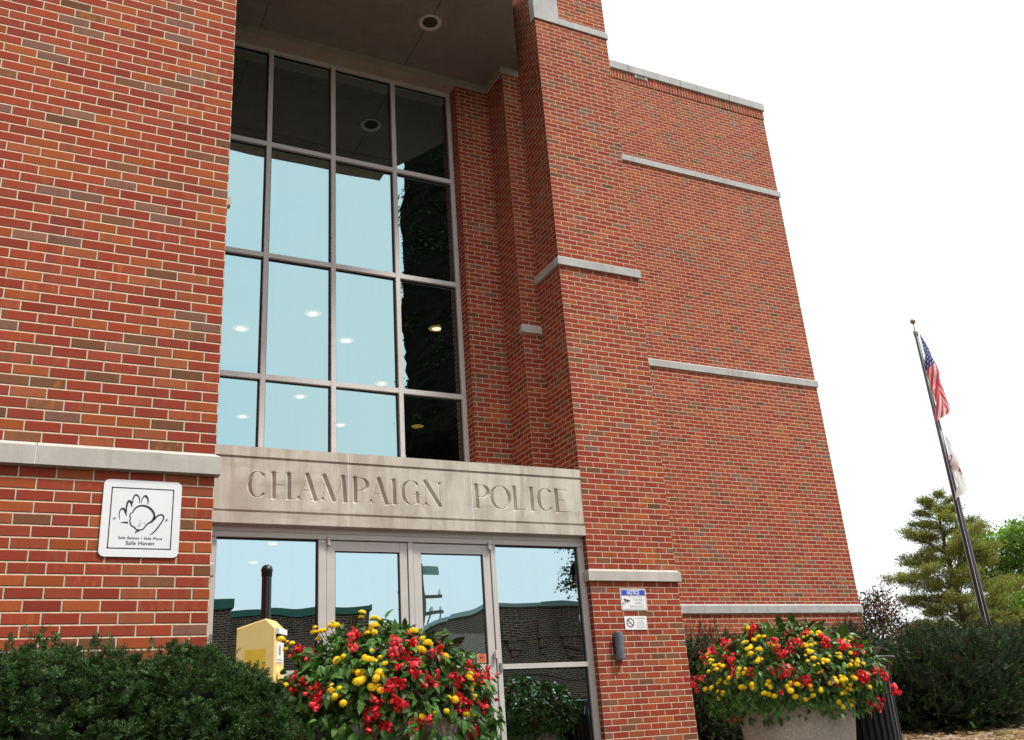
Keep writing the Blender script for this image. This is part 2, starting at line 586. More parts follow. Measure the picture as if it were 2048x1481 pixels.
    def arrays(self, V, F, C=None, mi=0):
        """numpy verts (n,3) and quads/tris (m,k), optional per-vertex colours"""
        s = self.n
        self.v.extend(map(tuple, V.tolist()))
        self.n += len(V)
        F = (F + s).tolist()
        self.f.extend(map(tuple, F))
        self.fm.extend([mi] * len(F))
        if C is not None:
            for i, q in enumerate(C.tolist()):
                self.c[s + i] = q

    def xform(self, fn):
        self.v = [tuple(fn(np.array(q))) for q in self.v]

    def build(self, name, mat, parent=None, org=None, smooth=False):
        V = np.array(self.v, float)
        if org is None:
            lo, hi = V.min(0), V.max(0)
            org = ((lo[0] + hi[0]) / 2, (lo[1] + hi[1]) / 2, lo[2])
        org = np.array(org, float)
        me = bpy.data.meshes.new(name)
        me.from_pydata((V - org).tolist(), [], self.f)
        mats = mat if isinstance(mat, (list, tuple)) else [mat]
        for m in mats:
            me.materials.append(m)
        if len(mats) > 1:
            me.polygons.foreach_set('material_index', self.fm)
        if self.uv:
            ul = me.uv_layers.new(name='UVMap')
            for pi, uvs in self.uv.items():
                ls = me.polygons[pi].loop_start
                for k, q in enumerate(uvs):
                    ul.data[ls + k].uv = q
        if self.c:
            at_ = me.color_attributes.new('Col', 'FLOAT_COLOR', 'POINT')
            arr = np.full((len(V), 4), 0.5)
            arr[:, 3] = 1
            ks = np.fromiter(self.c.keys(), int)
            cv = np.array([tuple(q)[:3] for q in self.c.values()])
            arr[ks, :3] = cv
            at_.data.foreach_set('color', arr.ravel())
        if smooth:
            me.polygons.foreach_set('use_smooth', [True] * len(me.polygons))
        me.validate()
        o = bpy.data.objects.new(name, me)
        COL.objects.link(o)
        place(o, org, parent)
        return o


def place(o, org, parent=None):
    org = np.array(org, float)
    ORG[o.name] = org
    if parent is not None:
        o.parent = parent
        o.location = org - ORG[parent.name]
    else:
        o.location = org


def tag(o, label=None, cat=None, group=None, kind=None):
    if label:
        o['label'] = label
    if cat:
        o['category'] = cat
    if group:
        o['group'] = group
    if kind:
        o['kind'] = kind
    return o


def thing(name, org, label, cat, group=None):
    o = bpy.data.objects.new(name, None)
    COL.objects.link(o)
    place(o, org)
    o.empty_display_size = 0.3
    return tag(o, label, cat, group)


def text_mesh(s, size, font_scale_x=1.0, shear=0.0, bold=0.0, space=1.0):
    cu = bpy.data.curves.new('txt', 'FONT')
    cu.body = s
    cu.size = size
    cu.align_x = 'CENTER'
    cu.align_y = 'CENTER'
    cu.shear = shear
    cu.offset = bold
    cu.space_character = space
    ob = bpy.data.objects.new('txt', cu)
    COL.objects.link(ob)
    dg = bpy.context.evaluated_depsgraph_get()
    me = bpy.data.meshes.new_from_object(ob.evaluated_get(dg))
    V = [(v.co.x * font_scale_x, v.co.y) for v in me.vertices]
    F = [tuple(p_.vertices) for p_ in me.polygons]
    bpy.data.objects.remove(ob)
    bpy.data.curves.remove(cu)
    bpy.data.meshes.remove(me)
    return V, F


def put_text(mb, s, size, x, z, y, width=None, mi=0, **kw):
    """flat lettering facing -y, centred at (x, z) on the plane y"""
    V, F = text_mesh(s, size, **kw)
    xs = [q[0] for q in V]
    k = 1.0
    if width:
        k = width / (max(xs) - min(xs))
    mid = (max(xs) + min(xs)) / 2
    b = mb.verts([(x + (q[0] - mid) * k, y, z + q[1]) for q in V])
    for f in F:
        mb.face([b + i for i in f], None, mi)


def ribbon(mb, pts, hw, y, mi=0, closed=False):
    """flat stroke of varying half-width on a plane facing -y; pts are (x, z)"""
    P = [np.array(q, float) for q in pts]
    # resample with Catmull-Rom
    R, W = [], []
    n = len(P)
    hw = hw if hasattr(hw, '__len__') else [hw] * n
    for i in range(n - 1):
        p0, p1, p2, p3 = P[max(i - 1, 0)], P[i], P[i + 1], P[min(i + 2, n - 1)]
        for k in range(6):
            s = k / 6
            R.append(0.5 * ((2 * p1) + (-p0 + p2) * s + (2 * p0 - 5 * p1 + 4 * p2 - p3) * s * s + (-p0 + 3 * p1 - 3 * p2 + p3) * s ** 3))
            W.append(hw[i] * (1 - s) + hw[i + 1] * s)
    R.append(P[-1])
    W.append(hw[-1])
    L, Rr = [], []
    for i, q in enumerate(R):
        d = R[min(i + 1, len(R) - 1)] - R[max(i - 1, 0)]
        d = d / (np.linalg.norm(d) + 1e-9)
        nn = np.array((-d[1], d[0]))
        L.append(q + nn * W[i])
        Rr.append(q - nn * W[i])
    a = mb.verts([(q[0], y, q[1]) for q in L])
    b = mb.verts([(q[0], y, q[1]) for q in Rr])
    for i in range(len(R) - 1):
        mb.face((a + i, b + i, b + i + 1, a + i + 1), None, mi)


def rounded(x0, x1, z0, z1, r, n=5):
    out = []
    for cx, cz, a0 in ((x1 - r, z0 + r, -90), (x1 - r, z1 - r, 0), (x0 + r, z1 - r, 90), (x0 + r, z0 + r, 180)):
        for k in range(n + 1):
            a = math.radians(a0 + 90 * k / n)
            out.append((cx + r * math.cos(a), cz + r * math.sin(a)))
    return out


def plate(mb, outline, y0, y1, mi=0):
    """flat plate facing -y with thickness, outline in (x, z)"""
    n = len(outline)
    a = mb.verts([(q[0], y0, q[1]) for q in outline])
    b = mb.verts([(q[0], y1, q[1]) for q in outline])
    mb.face([a + i for i in range(n)], None, mi)
    mb.face([b + i for i in range(n)][::-1], None, mi)
    for i in range(n):
        j = (i + 1) % n
        mb.face((a + j, a + i, b + i, b + j), None, mi)


def disc(mb, x, z, r, y0, y1, mi=0, n=20):
    plate(mb, [(x + r * math.cos(2 * math.pi * k / n), z + r * math.sin(2 * math.pi * k / n)) for k in range(n)], y0, y1, mi)


# ================================================================== SETTING
g = MB()
g.box(-560, 560, -560, 560, -0.5, -0.14)
tag(g.build('ground', M['grass']), kind='structure')
g = MB()
g.box(-30, 14, -10.6, 3.0, -0.3, 0.0)
tag(g.build('pavement', M['paving']), kind='structure')
g = MB()
g.box(-200, 200, -17.0, -10.604, -0.3, -0.136)
tag(g.build('road', M['asphalt']), kind='structure')


def bed_z(x, y):
    s = 0.436 * x + 0.821 * y + 10.3
    k = np.clip((s - 8.6) / 5.6, 0, 1)
    return 0.015 + 0.42 * k * k * (3 - 2 * k)


nx, ny = 60, 44
X, Y = np.meshgrid(np.linspace(1.9, 30, nx), np.linspace(-4.2, 12, ny))
Z = bed_z(X, Y) + rng.normal(0, 0.012, X.shape)
V = np.stack([X.ravel(), Y.ravel(), Z.ravel()], 1)
ii = np.arange(nx * ny).reshape(ny, nx)
F = np.stack([ii[:-1, :-1].ravel(), ii[:-1, 1:].ravel(), ii[1:, 1:].ravel(), ii[1:, :-1].ravel()], 1)
g = MB()
g.arrays(V, F)
tag(g.build('mulch_bed', M['mulch']), kind='structure')
# loose chips and dry leaves on the bed
n = 9000
cx = rng.uniform(3.0, 14.0, n)
cy = rng.uniform(-3.6, 3.0, n)
keep = (0.436 * cx + 0.821 * cy + 10.3 > 9.6)
cx, cy = cx[keep], cy[keep]
n = len(cx)
cz = bed_z(cx, cy) + rng.uniform(0.008, 0.035, n)
ang = rng.uniform(0, 6.28, n)
ln = rng.uniform(0.018, 0.06, n)
wd = rng.uniform(0.008, 0.026, n)
a = np.stack([np.cos(ang), np.sin(ang), rng.normal(0, 0.35, n)], 1)
b = np.stack([-np.sin(ang), np.cos(ang), rng.normal(0, 0.45, n)], 1)
P = np.stack([cx, cy, cz], 1)
V = np.stack([P - a * ln[:, None] - b * wd[:, None], P + a * ln[:, None] - b * wd[:, None],
              P + a * ln[:, None] + b * wd[:, None], P - a * ln[:, None] + b * wd[:, None]], 1).reshape(-1, 3)
pal = np.array([(0.36, 0.24, 0.16), (0.52, 0.42, 0.33), (0.22, 0.13, 0.08), (0.40, 0.20, 0.10), (0.14, 0.09, 0.06), (0.12, 0.16, 0.05)])
cc = pal[rng.choice(6, n, p=[.3, .24, .18, .12, .1, .06])]
g = MB()
g.arrays(V, np.arange(4 * n).reshape(-1, 4), np.repeat(cc, 4, 0))
tag(g.build('wood_chips', M['tree_leaf']), label='pale brown bark chips and dry leaves littering the planting bed', cat='mulch', kind='stuff')

# ================================================================== POLICE BUILDING
bld = thing('police_building', (-2.1, 0, 0), 'red brick public building with tall glazed entrance and engraved stone lintel', 'building')
TOP = zc(142)
XR, D, L, XL, PL = 6.931, 2.687, -3.337, -4.783, -4.207
YC = 1.40
CW = CO * 1.046


def wing_v(z):
    return (z - (G - 2.68 * CO + 3 * CW)) / 1.046


m = MB()
m.box(-16, XL, L, -0.01, -0.1, TOP, XL, L - 0.1016, wing_v)
o = m.build('brick_wall', M['brick'], bld)
o['label'] = 'projecting brick wing'
m = MB()
m.box(1.2187, XR, D, D + 0.4, -0.1, zc(145.7), XR + 0.0, D)
m.box(XR - 0.4, XR - 0.0001, D + 0.4001, 16.0, -0.1, zc(145.7), XR + 0.0, D)
m.build('brick_wall', M['brick'], bld)
m = MB()   # soldier course
x0, x1, z0, z1 = 1.2187, XR + 0.012, zc(145.7), zc(148.7)
s = m.verts([(x0, D - 0.012, z0), (x1, D - 0.012, z0), (x1, 9, z0), (x0, 9, z0), (x0, D - 0.012, z1), (x1, D - 0.012, z1), (x1, 9, z1), (x0, 9, z1)])
m.face((s, s + 1, s + 5, s + 4), [(0.0, x0), (0.0, x1), (0.2032, x1), (0.2032, x0)])
m.face((s + 1, s + 2, s + 6, s + 5), [(0.0, D), (0.0, 9), (0.2032, 9), (0.2032, D)])
m.face((s + 3, s + 2, s + 1, s), [(0.1, 0.03)] * 4)
m.face((s + 4, s + 5, s + 6, s + 7), [(0.1, 0.03)] * 4)
m.build('soldier_course', M['soldier'], bld)
m = MB()
for xa, xb in ((1.2187, 2.4), (2.404, 3.62), (3.624, 4.84), (4.844, 6.06), (6.064, XR + 0.045)):
    m.bbox(xa, xb, D - 0.045, 9.1, zc(148.7), zc(151.3), 0.008)
m.build('coping', M['stone_grey'], bld)
m = MB()
m.box(3.76, 4.04, D - 0.03, D + 0.02, zc(147.55), zc(148.68))
m.box(3.80, 4.00, D - 0.034, D + 0.0, zc(147.75), zc(148.6), mi=1)
m.build('scupper', [M['stone'], M['gasket']], bld)

# brick piers: right of the entrance and its twin on the left
m = MB()
m.box(0, 1.219, 0, 2.9, -0.1, TOP, 0, -0.1016)
m.build('brick_pier', M['brick'], bld)
m = MB()
m.box(PL - 1.219, PL, 0, 1.6, -0.1, TOP, PL, -0.1016)
m.build('brick_pier', M['brick'], bld)
m = MB()
m.box(-0.272, -0.001, 0.621, 1.7, 2.9, zc(110.2), -0.272, 0.621 - 0.1016)
m.build('brick_pilaster', M['brick'], bld)
m = MB()
m.box(-0.80, -0.273, 1.146, 1.9, 2.9, zc(110.2), -0.80 + 0.05, 1.146)
m.build('brick_pilaster', M['brick'], bld)
m = MB()
m.box(PL + 0.001, -0.001, 1.42, 1.9, zc(110.3), TOP, 0, 0)
m.build('brick_wall', M['brick'], bld)['label'] = 'brick attic above the entrance window'

# stone bands
for (z0, z1) in ((-2, 0), (58, 60)):
    m = MB()
    m.band(-0.035, 1.219 + 0.035, 0, zc(z0), zc(z1))
    m.band(0.05, 0.62 if z0 > 0 else 0.084, 0, zc(z0), zc(z1), axis='y', e0=False, e1=False)
    m.build('stone_band', M['stone'] if z0 < 0 else M['stone_grey'], bld)
    m = MB()
    m.band(PL - 1.219, PL + 0.03, 0, zc(z0), zc(z1))
    m.build('stone_band', M['stone'], bld)
m = MB()
m.band(0.392, 1.219 + 0.02, 0, zc(117.6), zc(119.5), p=0.02)
m.build('stone_band', M['stone_grey'], bld)
m = MB()
m.box(-0.02, 0.39, -0.02, 0.11, zc(117.6), TOP)
m.build('corner_stone', M['stone_grey'], bld)
m = MB()
m.band(-0.303, -0.002, 0.621, zc(47.2), zc(49.1), p=0.032)
m.build('stone_band', M['stone'], bld)
m = MB()
for xa, xb in ((-16, -5.823), (-5.817, XL + 0.03)):
    m.band(xa, xb, L, zc(-1.6), zc(0.52), p=0.04, e0=False, e1=xb > -5)
m.build('stone_band', M['stone'], bld)
m = MB()
m.box(-5.823, -5.817, L - 0.0375, L + 0.02, zc(-1.6), zc(0.52) - 0.03)
m.build('mortar_joint', M['white'], bld)
for z0, z1 in ((0, 2), (60, 62), (120, 122)):
    m = MB()
    js = [1.2187, 2.42, 3.64, 4.86, 6.08, XR + 0.03]
    for xa, xb in zip(js, js[1:]):
        m.band(xa + 0.002, xb - 0.002, D, zc(z0 - 2 + 0.2), zc(z1 - 2 + 0.3), p=0.03, e0=False, e1=xb > XR)
    m.build('stone_band', M['stone_grey'], bld)

# ---- engraved lintel: a height field cut with V-shaped letters
LX0, LX1, LZ0, LZ1 = PL - 0.02, -0.004, G + 0.385, G + 1.172
YL = -0.014
res = 0.0062
gx = np.arange(LX0, LX1 + 1e-6, (LX1 - LX0) / round((LX1 - LX0) / res))
gz = np.arange(LZ0, LZ1 + 1e-6, (LZ1 - LZ0) / round((LZ1 - LZ0) / res))
GX, GZ = np.meshgrid(gx, gz)
DEP = np.zeros_like(GX)
TK, TN = 0.030, 0.0105


def cut(pts, hw):
    pts = np.array(pts, float)
    hw = np.array(hw, float) if hasattr(hw, '__len__') else np.full(len(pts), hw)
    for a_, b_, wa, wb in zip(pts, pts[1:], hw, hw[1:]):
        r_ = max(wa, wb) + 0.01
        i0, i1 = np.searchsorted(gx, [min(a_[0], b_[0]) - r_, max(a_[0], b_[0]) + r_])
        j0, j1 = np.searchsorted(gz, [min(a_[1], b_[1]) - r_, max(a_[1], b_[1]) + r_])
        xx, zz = GX[j0:j1, i0:i1], GZ[j0:j1, i0:i1]
        d_ = b_ - a_
        l2 = max(d_ @ d_, 1e-12)
        t_ = np.clip(((xx - a_[0]) * d_[0] + (zz - a_[1]) * d_[1]) / l2, 0, 1)
        ds = np.hypot(xx - a_[0] - t_ * d_[0], zz - a_[1] - t_ * d_[1])
        w_ = wa + (wb - wa) * t_
        DEP[j0:j1, i0:i1] = np.maximum(DEP[j0:j1, i0:i1], np.clip(w_ - ds, 0, 1) * 1.25)


LB, LH = G + 0.652, 0.262


def letter(ch, xa, xb):
    w = xb - xa
    X_ = lambda f: xa + f * w
    Z_ = lambda f: LB + f * LH

    def serif(xc, zf, half=0.038):
        cut([(xc - half * 1.25, Z_(zf)), (xc + half * 1.25, Z_(zf))], [0.0095, 0.0095])
        cut([(xc - half * 0.6, Z_(zf)), (xc, Z_(zf) + (0.02 if zf < 0.5 else -0.02)), (xc + half * 0.6, Z_(zf))], [0.007, 0.022, 0.007])

    def stem(xc, k=TK):
        cut([(xc, Z_(0.02)), (xc, Z_(0.98))], k)
        serif(xc, 0.0)
        serif(xc, 1.0)

    def arc(cx_, cz_, rx, rz, a0, a1, rot=0.0):
        P_, W_ = [], []
        for k in range(33):
            a_ = math.radians(a0 + (a1 - a0) * k / 32)
            P_.append((cx_ + rx * math.cos(a_), cz_ + rz * math.sin(a_)))
            W_.append(TN * 0.75 + (TK - TN * 0.75) * abs(math.cos(a_ + rot)) ** 1.3)
        cut(P_, W_)

    if ch in 'CG':
        arc(X_(0.56), Z_(0.5), 0.46 * w, 0.5 * LH, 48, 312)
        cut([(X_(0.90), Z_(0.80)), (X_(0.93), Z_(1.0))], [0.012, 0.004])
        if ch == 'C':
            cut([(X_(0.88), Z_(0.14)), (X_(0.97), Z_(0.24))], [0.010, 0.004])
        else:
            cut([(X_(0.86), Z_(0.10)), (X_(0.86), Z_(0.42))], TK * 0.9)
            serif(X_(0.86), 0.43, 0.035)
    elif ch == 'H':
        stem(X_(0.22))
        stem(X_(0.80))
        cut([(X_(0.22), Z_(0.52)), (X_(0.80), Z_(0.52))], TN)
    elif ch == 'A':
        cut([(X_(0.10), Z_(0)), (X_(0.52), Z_(1.0))], TN)
        cut([(X_(0.50), Z_(1.0)), (X_(0.88), Z_(0))], TK)
        cut([(X_(0.26), Z_(0.36)), (X_(0.72), Z_(0.36))], TN)
        serif(X_(0.10), 0, 0.03)
        serif(X_(0.88), 0, 0.036)
    elif ch == 'M':
        cut([(X_(0.14), Z_(0)), (X_(0.18), Z_(1))], TN)
        cut([(X_(0.18), Z_(1)), (X_(0.50), Z_(0.02))], TK)
        cut([(X_(0.50), Z_(0.02)), (X_(0.82), Z_(1))], TN)
        cut([(X_(0.82), Z_(1)), (X_(0.88), Z_(0))], TK)
        serif(X_(0.13), 0, 0.03)
        serif(X_(0.88), 0, 0.036)
        cut([(X_(0.06), Z_(1)), (X_(0.18), Z_(1))], 0.0095)
        cut([(X_(0.82), Z_(1)), (X_(0.97), Z_(1))], 0.0095)
    elif ch == 'P':
        stem(X_(0.24))
        arc(X_(0.48), Z_(0.73), 0.46 * w, 0.265 * LH, 90, -90)
        cut([(X_(0.24), Z_(0.995)), (X_(0.48), Z_(0.995))], TN)
        cut([(X_(0.24), Z_(0.465)), (X_(0.48), Z_(0.465))], TN)
    elif ch == 'I':
        stem(X_(0.5))
    elif ch == 'N':
        cut([(X_(0.18), Z_(0)), (X_(0.18), Z_(1))], TN)
        cut([(X_(0.18), Z_(1)), (X_(0.84), Z_(0.0))], TK)
        cut([(X_(0.84), Z_(0)), (X_(0.84), Z_(1))], TN)
        serif(X_(0.18), 0, 0.032)
        serif(X_(0.84), 1, 0.032)
        cut([(X_(0.04), Z_(1)), (X_(0.18), Z_(1))], 0.0095)
    elif ch == 'O':
        arc(X_(0.5), Z_(0.5), 0.46 * w, 0.5 * LH, 0, 360)
    elif ch == 'L':
        stem(X_(0.24))
        cut([(X_(0.24), Z_(0.005)), (X_(0.90), Z_(0.005))], TN)
        cut([(X_(0.90), Z_(0.0)), (X_(0.96), Z_(0.2))], [0.012, 0.004])
    elif ch == 'E':
        stem(X_(0.22))
        for q, xe in ((0.0, 0.9), (0.52, 0.66), (0.995, 0.84)):
            cut([(X_(0.22), Z_(q)), (X_(xe), Z_(q))], TN)
        cut([(X_(0.90), Z_(0.0)), (X_(0.97), Z_(0.2))], [0.012, 0.004])
        cut([(X_(0.84), Z_(1.0)), (X_(0.87), Z_(0.84))], [0.010, 0.004])
        cut([(X_(0.66), Z_(0.6)), (X_(0.66), Z_(0.44))], [0.004, 0.004])


for ch, xa, xb in [('C', -3.892, -3.710), ('H', -3.690, -3.422), ('A', -3.397, -3.173), ('M', -3.164, -2.848), ('P', -2.822, -2.631),
                   ('A', -2.622, -2.406), ('I', -2.406, -2.282), ('G', -2.268, -2.049), ('N', -2.026, -1.778), ('P', -1.420, -1.218),
                   ('O', -1.198, -0.958), ('L', -0.943, -0.751), ('I', -0.741, -0.615), ('C', -0.609, -0.410), ('E', -0.402, -0.174)]:
    letter(ch, xa, xb)
ZR = GZ - G
DEP = np.maximum(DEP, np.where((ZR > 0.517) & (ZR < 1.055), 0.006, 0))
DEP = np.maximum(DEP, np.where(np.abs(ZR - 1.062) < 0.010, 0.026, 0))
DEP = np.maximum(DEP, np.where(np.abs(ZR - 0.509) < 0.010, 0.026, 0))
for jx in (-2.845, -1.43):
    DEP = np.maximum(DEP, np.where(np.abs(GX - jx) < 0.0035, 0.009, 0))
V = np.stack([GX.ravel(), (YL + DEP).ravel(), GZ.ravel()], 1)
nz_, nx_ = GX.shape
ii = np.arange(nz_ * nx_).reshape(nz_, nx_)
F = np.stack([ii[:-1, :-1].ravel(), ii[:-1, 1:].ravel(), ii[1:, 1:].ravel(), ii[1:, :-1].ravel()], 1)
m = MB()
m.arrays(V, F)
s = m.verts([(LX0, YL, LZ0), (LX1, YL, LZ0), (LX1, 1.36, LZ0), (LX0, 1.36, LZ0), (LX0, YL, LZ1), (LX1, YL, LZ1), (LX1, 1.36, LZ1 + 0.03), (LX0, 1.36, LZ1 + 0.03)])
for f in ((1, 2, 6, 5), (2, 3, 7, 6), (3, 0, 4, 7), (4, 5, 6, 7), (3, 2, 1, 0)):
    m.face([s + i for i in f])
o = m.build('lintel', M['lintel'], bld)
o['label'] = 'stained stone lintel engraved CHAMPAIGN POLICE'
for jx in (-2.845, -1.43):
    m = MB()
    m.box(jx - 0.0035, jx + 0.0035, YL + 0.002, YL + 0.02, LZ0, G + 0.499)
    m.box(jx - 0.0035, jx + 0.0035, YL + 0.004, YL + 0.02, G + 0.519, G + 1.052)
    m.box(jx - 0.0035, jx + 0.0035, YL + 0.002, YL + 0.02, G + 1.072, LZ1)
    m.build('mortar_joint', M['white'], bld)

# ---- soffit over the entrance
ZB, ZP = G + 7.37, G + 7.50
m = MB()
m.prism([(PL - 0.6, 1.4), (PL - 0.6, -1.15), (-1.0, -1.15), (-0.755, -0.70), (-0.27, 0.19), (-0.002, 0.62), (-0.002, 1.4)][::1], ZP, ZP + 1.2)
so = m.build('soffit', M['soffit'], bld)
m = MB()
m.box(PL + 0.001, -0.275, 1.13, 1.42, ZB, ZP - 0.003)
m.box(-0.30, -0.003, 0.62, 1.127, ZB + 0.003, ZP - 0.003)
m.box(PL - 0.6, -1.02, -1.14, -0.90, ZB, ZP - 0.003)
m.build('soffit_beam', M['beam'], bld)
m = MB()
m.box(-3.69, -3.682, -1.1, 1.12, ZP - 0.003, ZP + 0.01)
m.box(-1.605, -1.597, -1.1, 1.12, ZP - 0.003, ZP + 0.01)
m.box(-4.7, -1.0, -0.62, -0.612, ZP - 0.003, ZP + 0.01)
m.build('panel_joint', M['gasket'], so)
m = MB()
m.lathe(-1.587, 0.17, [(0.105, ZP - 0.004), (0.150, ZP - 0.022), (0.158, ZP - 0.012), (0.158, ZP - 0.002)][::-1], 36, cap=False)
m.build('light_trim', M['alu_dark'], so, smooth=True)
m = MB()
m.lathe(-1.587, 0.17, [(0.0, ZP - 0.003), (0.118, ZP - 0.0035)], 36, cap=False)
m.build('light_lens', M['interior'], so)

# ---- curtain window above the lintel
WX0, WX1 = PL + 0.004, -0.80
WZ0, WZ1 = LZ1 + 0.02, ZB
mull = [-3.473, -2.60, -1.713]
tran = [zc(85.9), zc(61.3), zc(36.9)]
m = MB()
hw = 0.032
y0, y1 = YC - 0.055, YC + 0.06
vx = [(WX0, WX0 + 0.05)] + [(a_ - hw, a_ + hw) for a_ in mull] + [(WX1 - 0.062, WX1)]
for a_, b_ in vx:
    m.bbox(a_, b_, y0, y1, WZ0, WZ1, 0.004)
for za, zb in [(WZ0, WZ0 + 0.035)] + [(q - 0.032, q + 0.032) for q in tran] + [(WZ1 - 0.05, WZ1)]:
    for (a_, b_), (c_, d_) in zip(vx, vx[1:]):
        m.box(b_ - 0.003, c_ + 0.003, y0 + 0.004, y1 - 0.004, za, zb)
win = m.build('window', M['alu_dark'], bld)
m = MB()
mg = MB()
zz = [WZ0 + 0.035] + [q for q in tran[::-1]] + [WZ1 - 0.05]
rr = random.Random(4)
for ci, ((a_, b_), (c_, d_)) in enumerate(zip(vx, vx[1:])):
    for k in range(4):
        za = zz[k] + (0.032 if k else 0)
        zb = zz[k + 1] - (0.032 if k < 3 else 0)
        t1, t2 = rr.uniform(-0.0035, 0.0035), rr.uniform(-0.003, 0.003)
        yy = lambda fx, fz: YC + 0.004 + t1 * fx + t2 * fz
        s = m.verts([(b_, yy(-1, -1), za), (c_, yy(1, -1), za), (c_, yy(1, 1), zb), (b_, yy(-1, 1), zb)])
        m.face((s, s + 1, s + 2, s + 3))
        for q in ((b_, b_ + 0.012, za, zb), (c_ - 0.016, c_, za, zb), (b_, c_, za, za + 0.010), (b_, c_, zb - 0.014, zb)):
            mg.box(q[0] - 0.001, q[1] + 0.001, YC - 0.012, YC + 0.0, q[2] - 0.001, q[3] + 0.001)  # gasket strips; the right-hand one is widened for the mullion's dark reflection
m.build('glass', M['glass_up'], win)
mg.build('gasket', M['gasket'], win)

# ---- entrance screen below the lintel
YD = 0.085
SF = 0.05
m = MB()
m.bbox(PL - 0.02, -0.001, YD + 0.0, YD + 0.14, G + 0.325, G + 0.392, 0.003)
m.bbox(PL - 0.02, -0.001, YD - 0.006, YD + 0.12, G + 0.268, G + 0.3225, 0.003)
m.build('door_header', M['alu'], bld)
MR0, MR1 = G - 1.062, G - 1.010
for gx0, gx1, jl, jr in ((-4.150, -3.138, PL - 0.02, -3.053), (-1.139, -0.078, -1.198, -0.001)):
    m = MB()
    m.bbox(jl, gx0, YD, YD + 0.12, 0.0, G + 0.2655, 0.003)
    m.bbox(gx1, jr, YD, YD + 0.12, 0.0, G + 0.2655, 0.003)
    m.box(gx0 - 0.002, gx1 + 0.002, YD + 0.003, YD + 0.11, MR0, MR1)
    m.box(gx0 - 0.002, gx1 + 0.002, YD + 0.003, YD + 0.11, 0.0, 0.12)
    w_ = m.build('sidelight', M['alu'], bld)
    m = MB()
    mg = MB()
    for za, zb in ((0.12, MR0), (MR1, G + 0.2655)):
        s = m.verts([(gx0, YD + 0.045, za), (gx1, YD + 0.0455, za), (gx1, YD + 0.0445, zb), (gx0, YD + 0.045, zb)])
        m.face((s, s + 1, s + 2, s + 3))
        mg.box(gx0 - 0.001, gx0 + 0.008, YD + 0.03, YD + 0.04, za, zb)
        mg.box(gx1 - 0.014, gx1 + 0.001, YD + 0.03, YD + 0.04, za, zb)  # wider strip: gasket plus the mullion's dark reflection
        mg.box(gx0, gx1, YD + 0.03, YD + 0.04, zb - 0.014, zb + 0.001)
    m.build('glass', M['glass_door'], w_)
    mg.build('gasket', M['gasket'], w_)
m = MB()
m.bbox(-2.169, -2.112, YD, YD + 0.12, 0.0, G + 0.2655, 0.003)
m.build('door_mullion', M['alu'], bld)
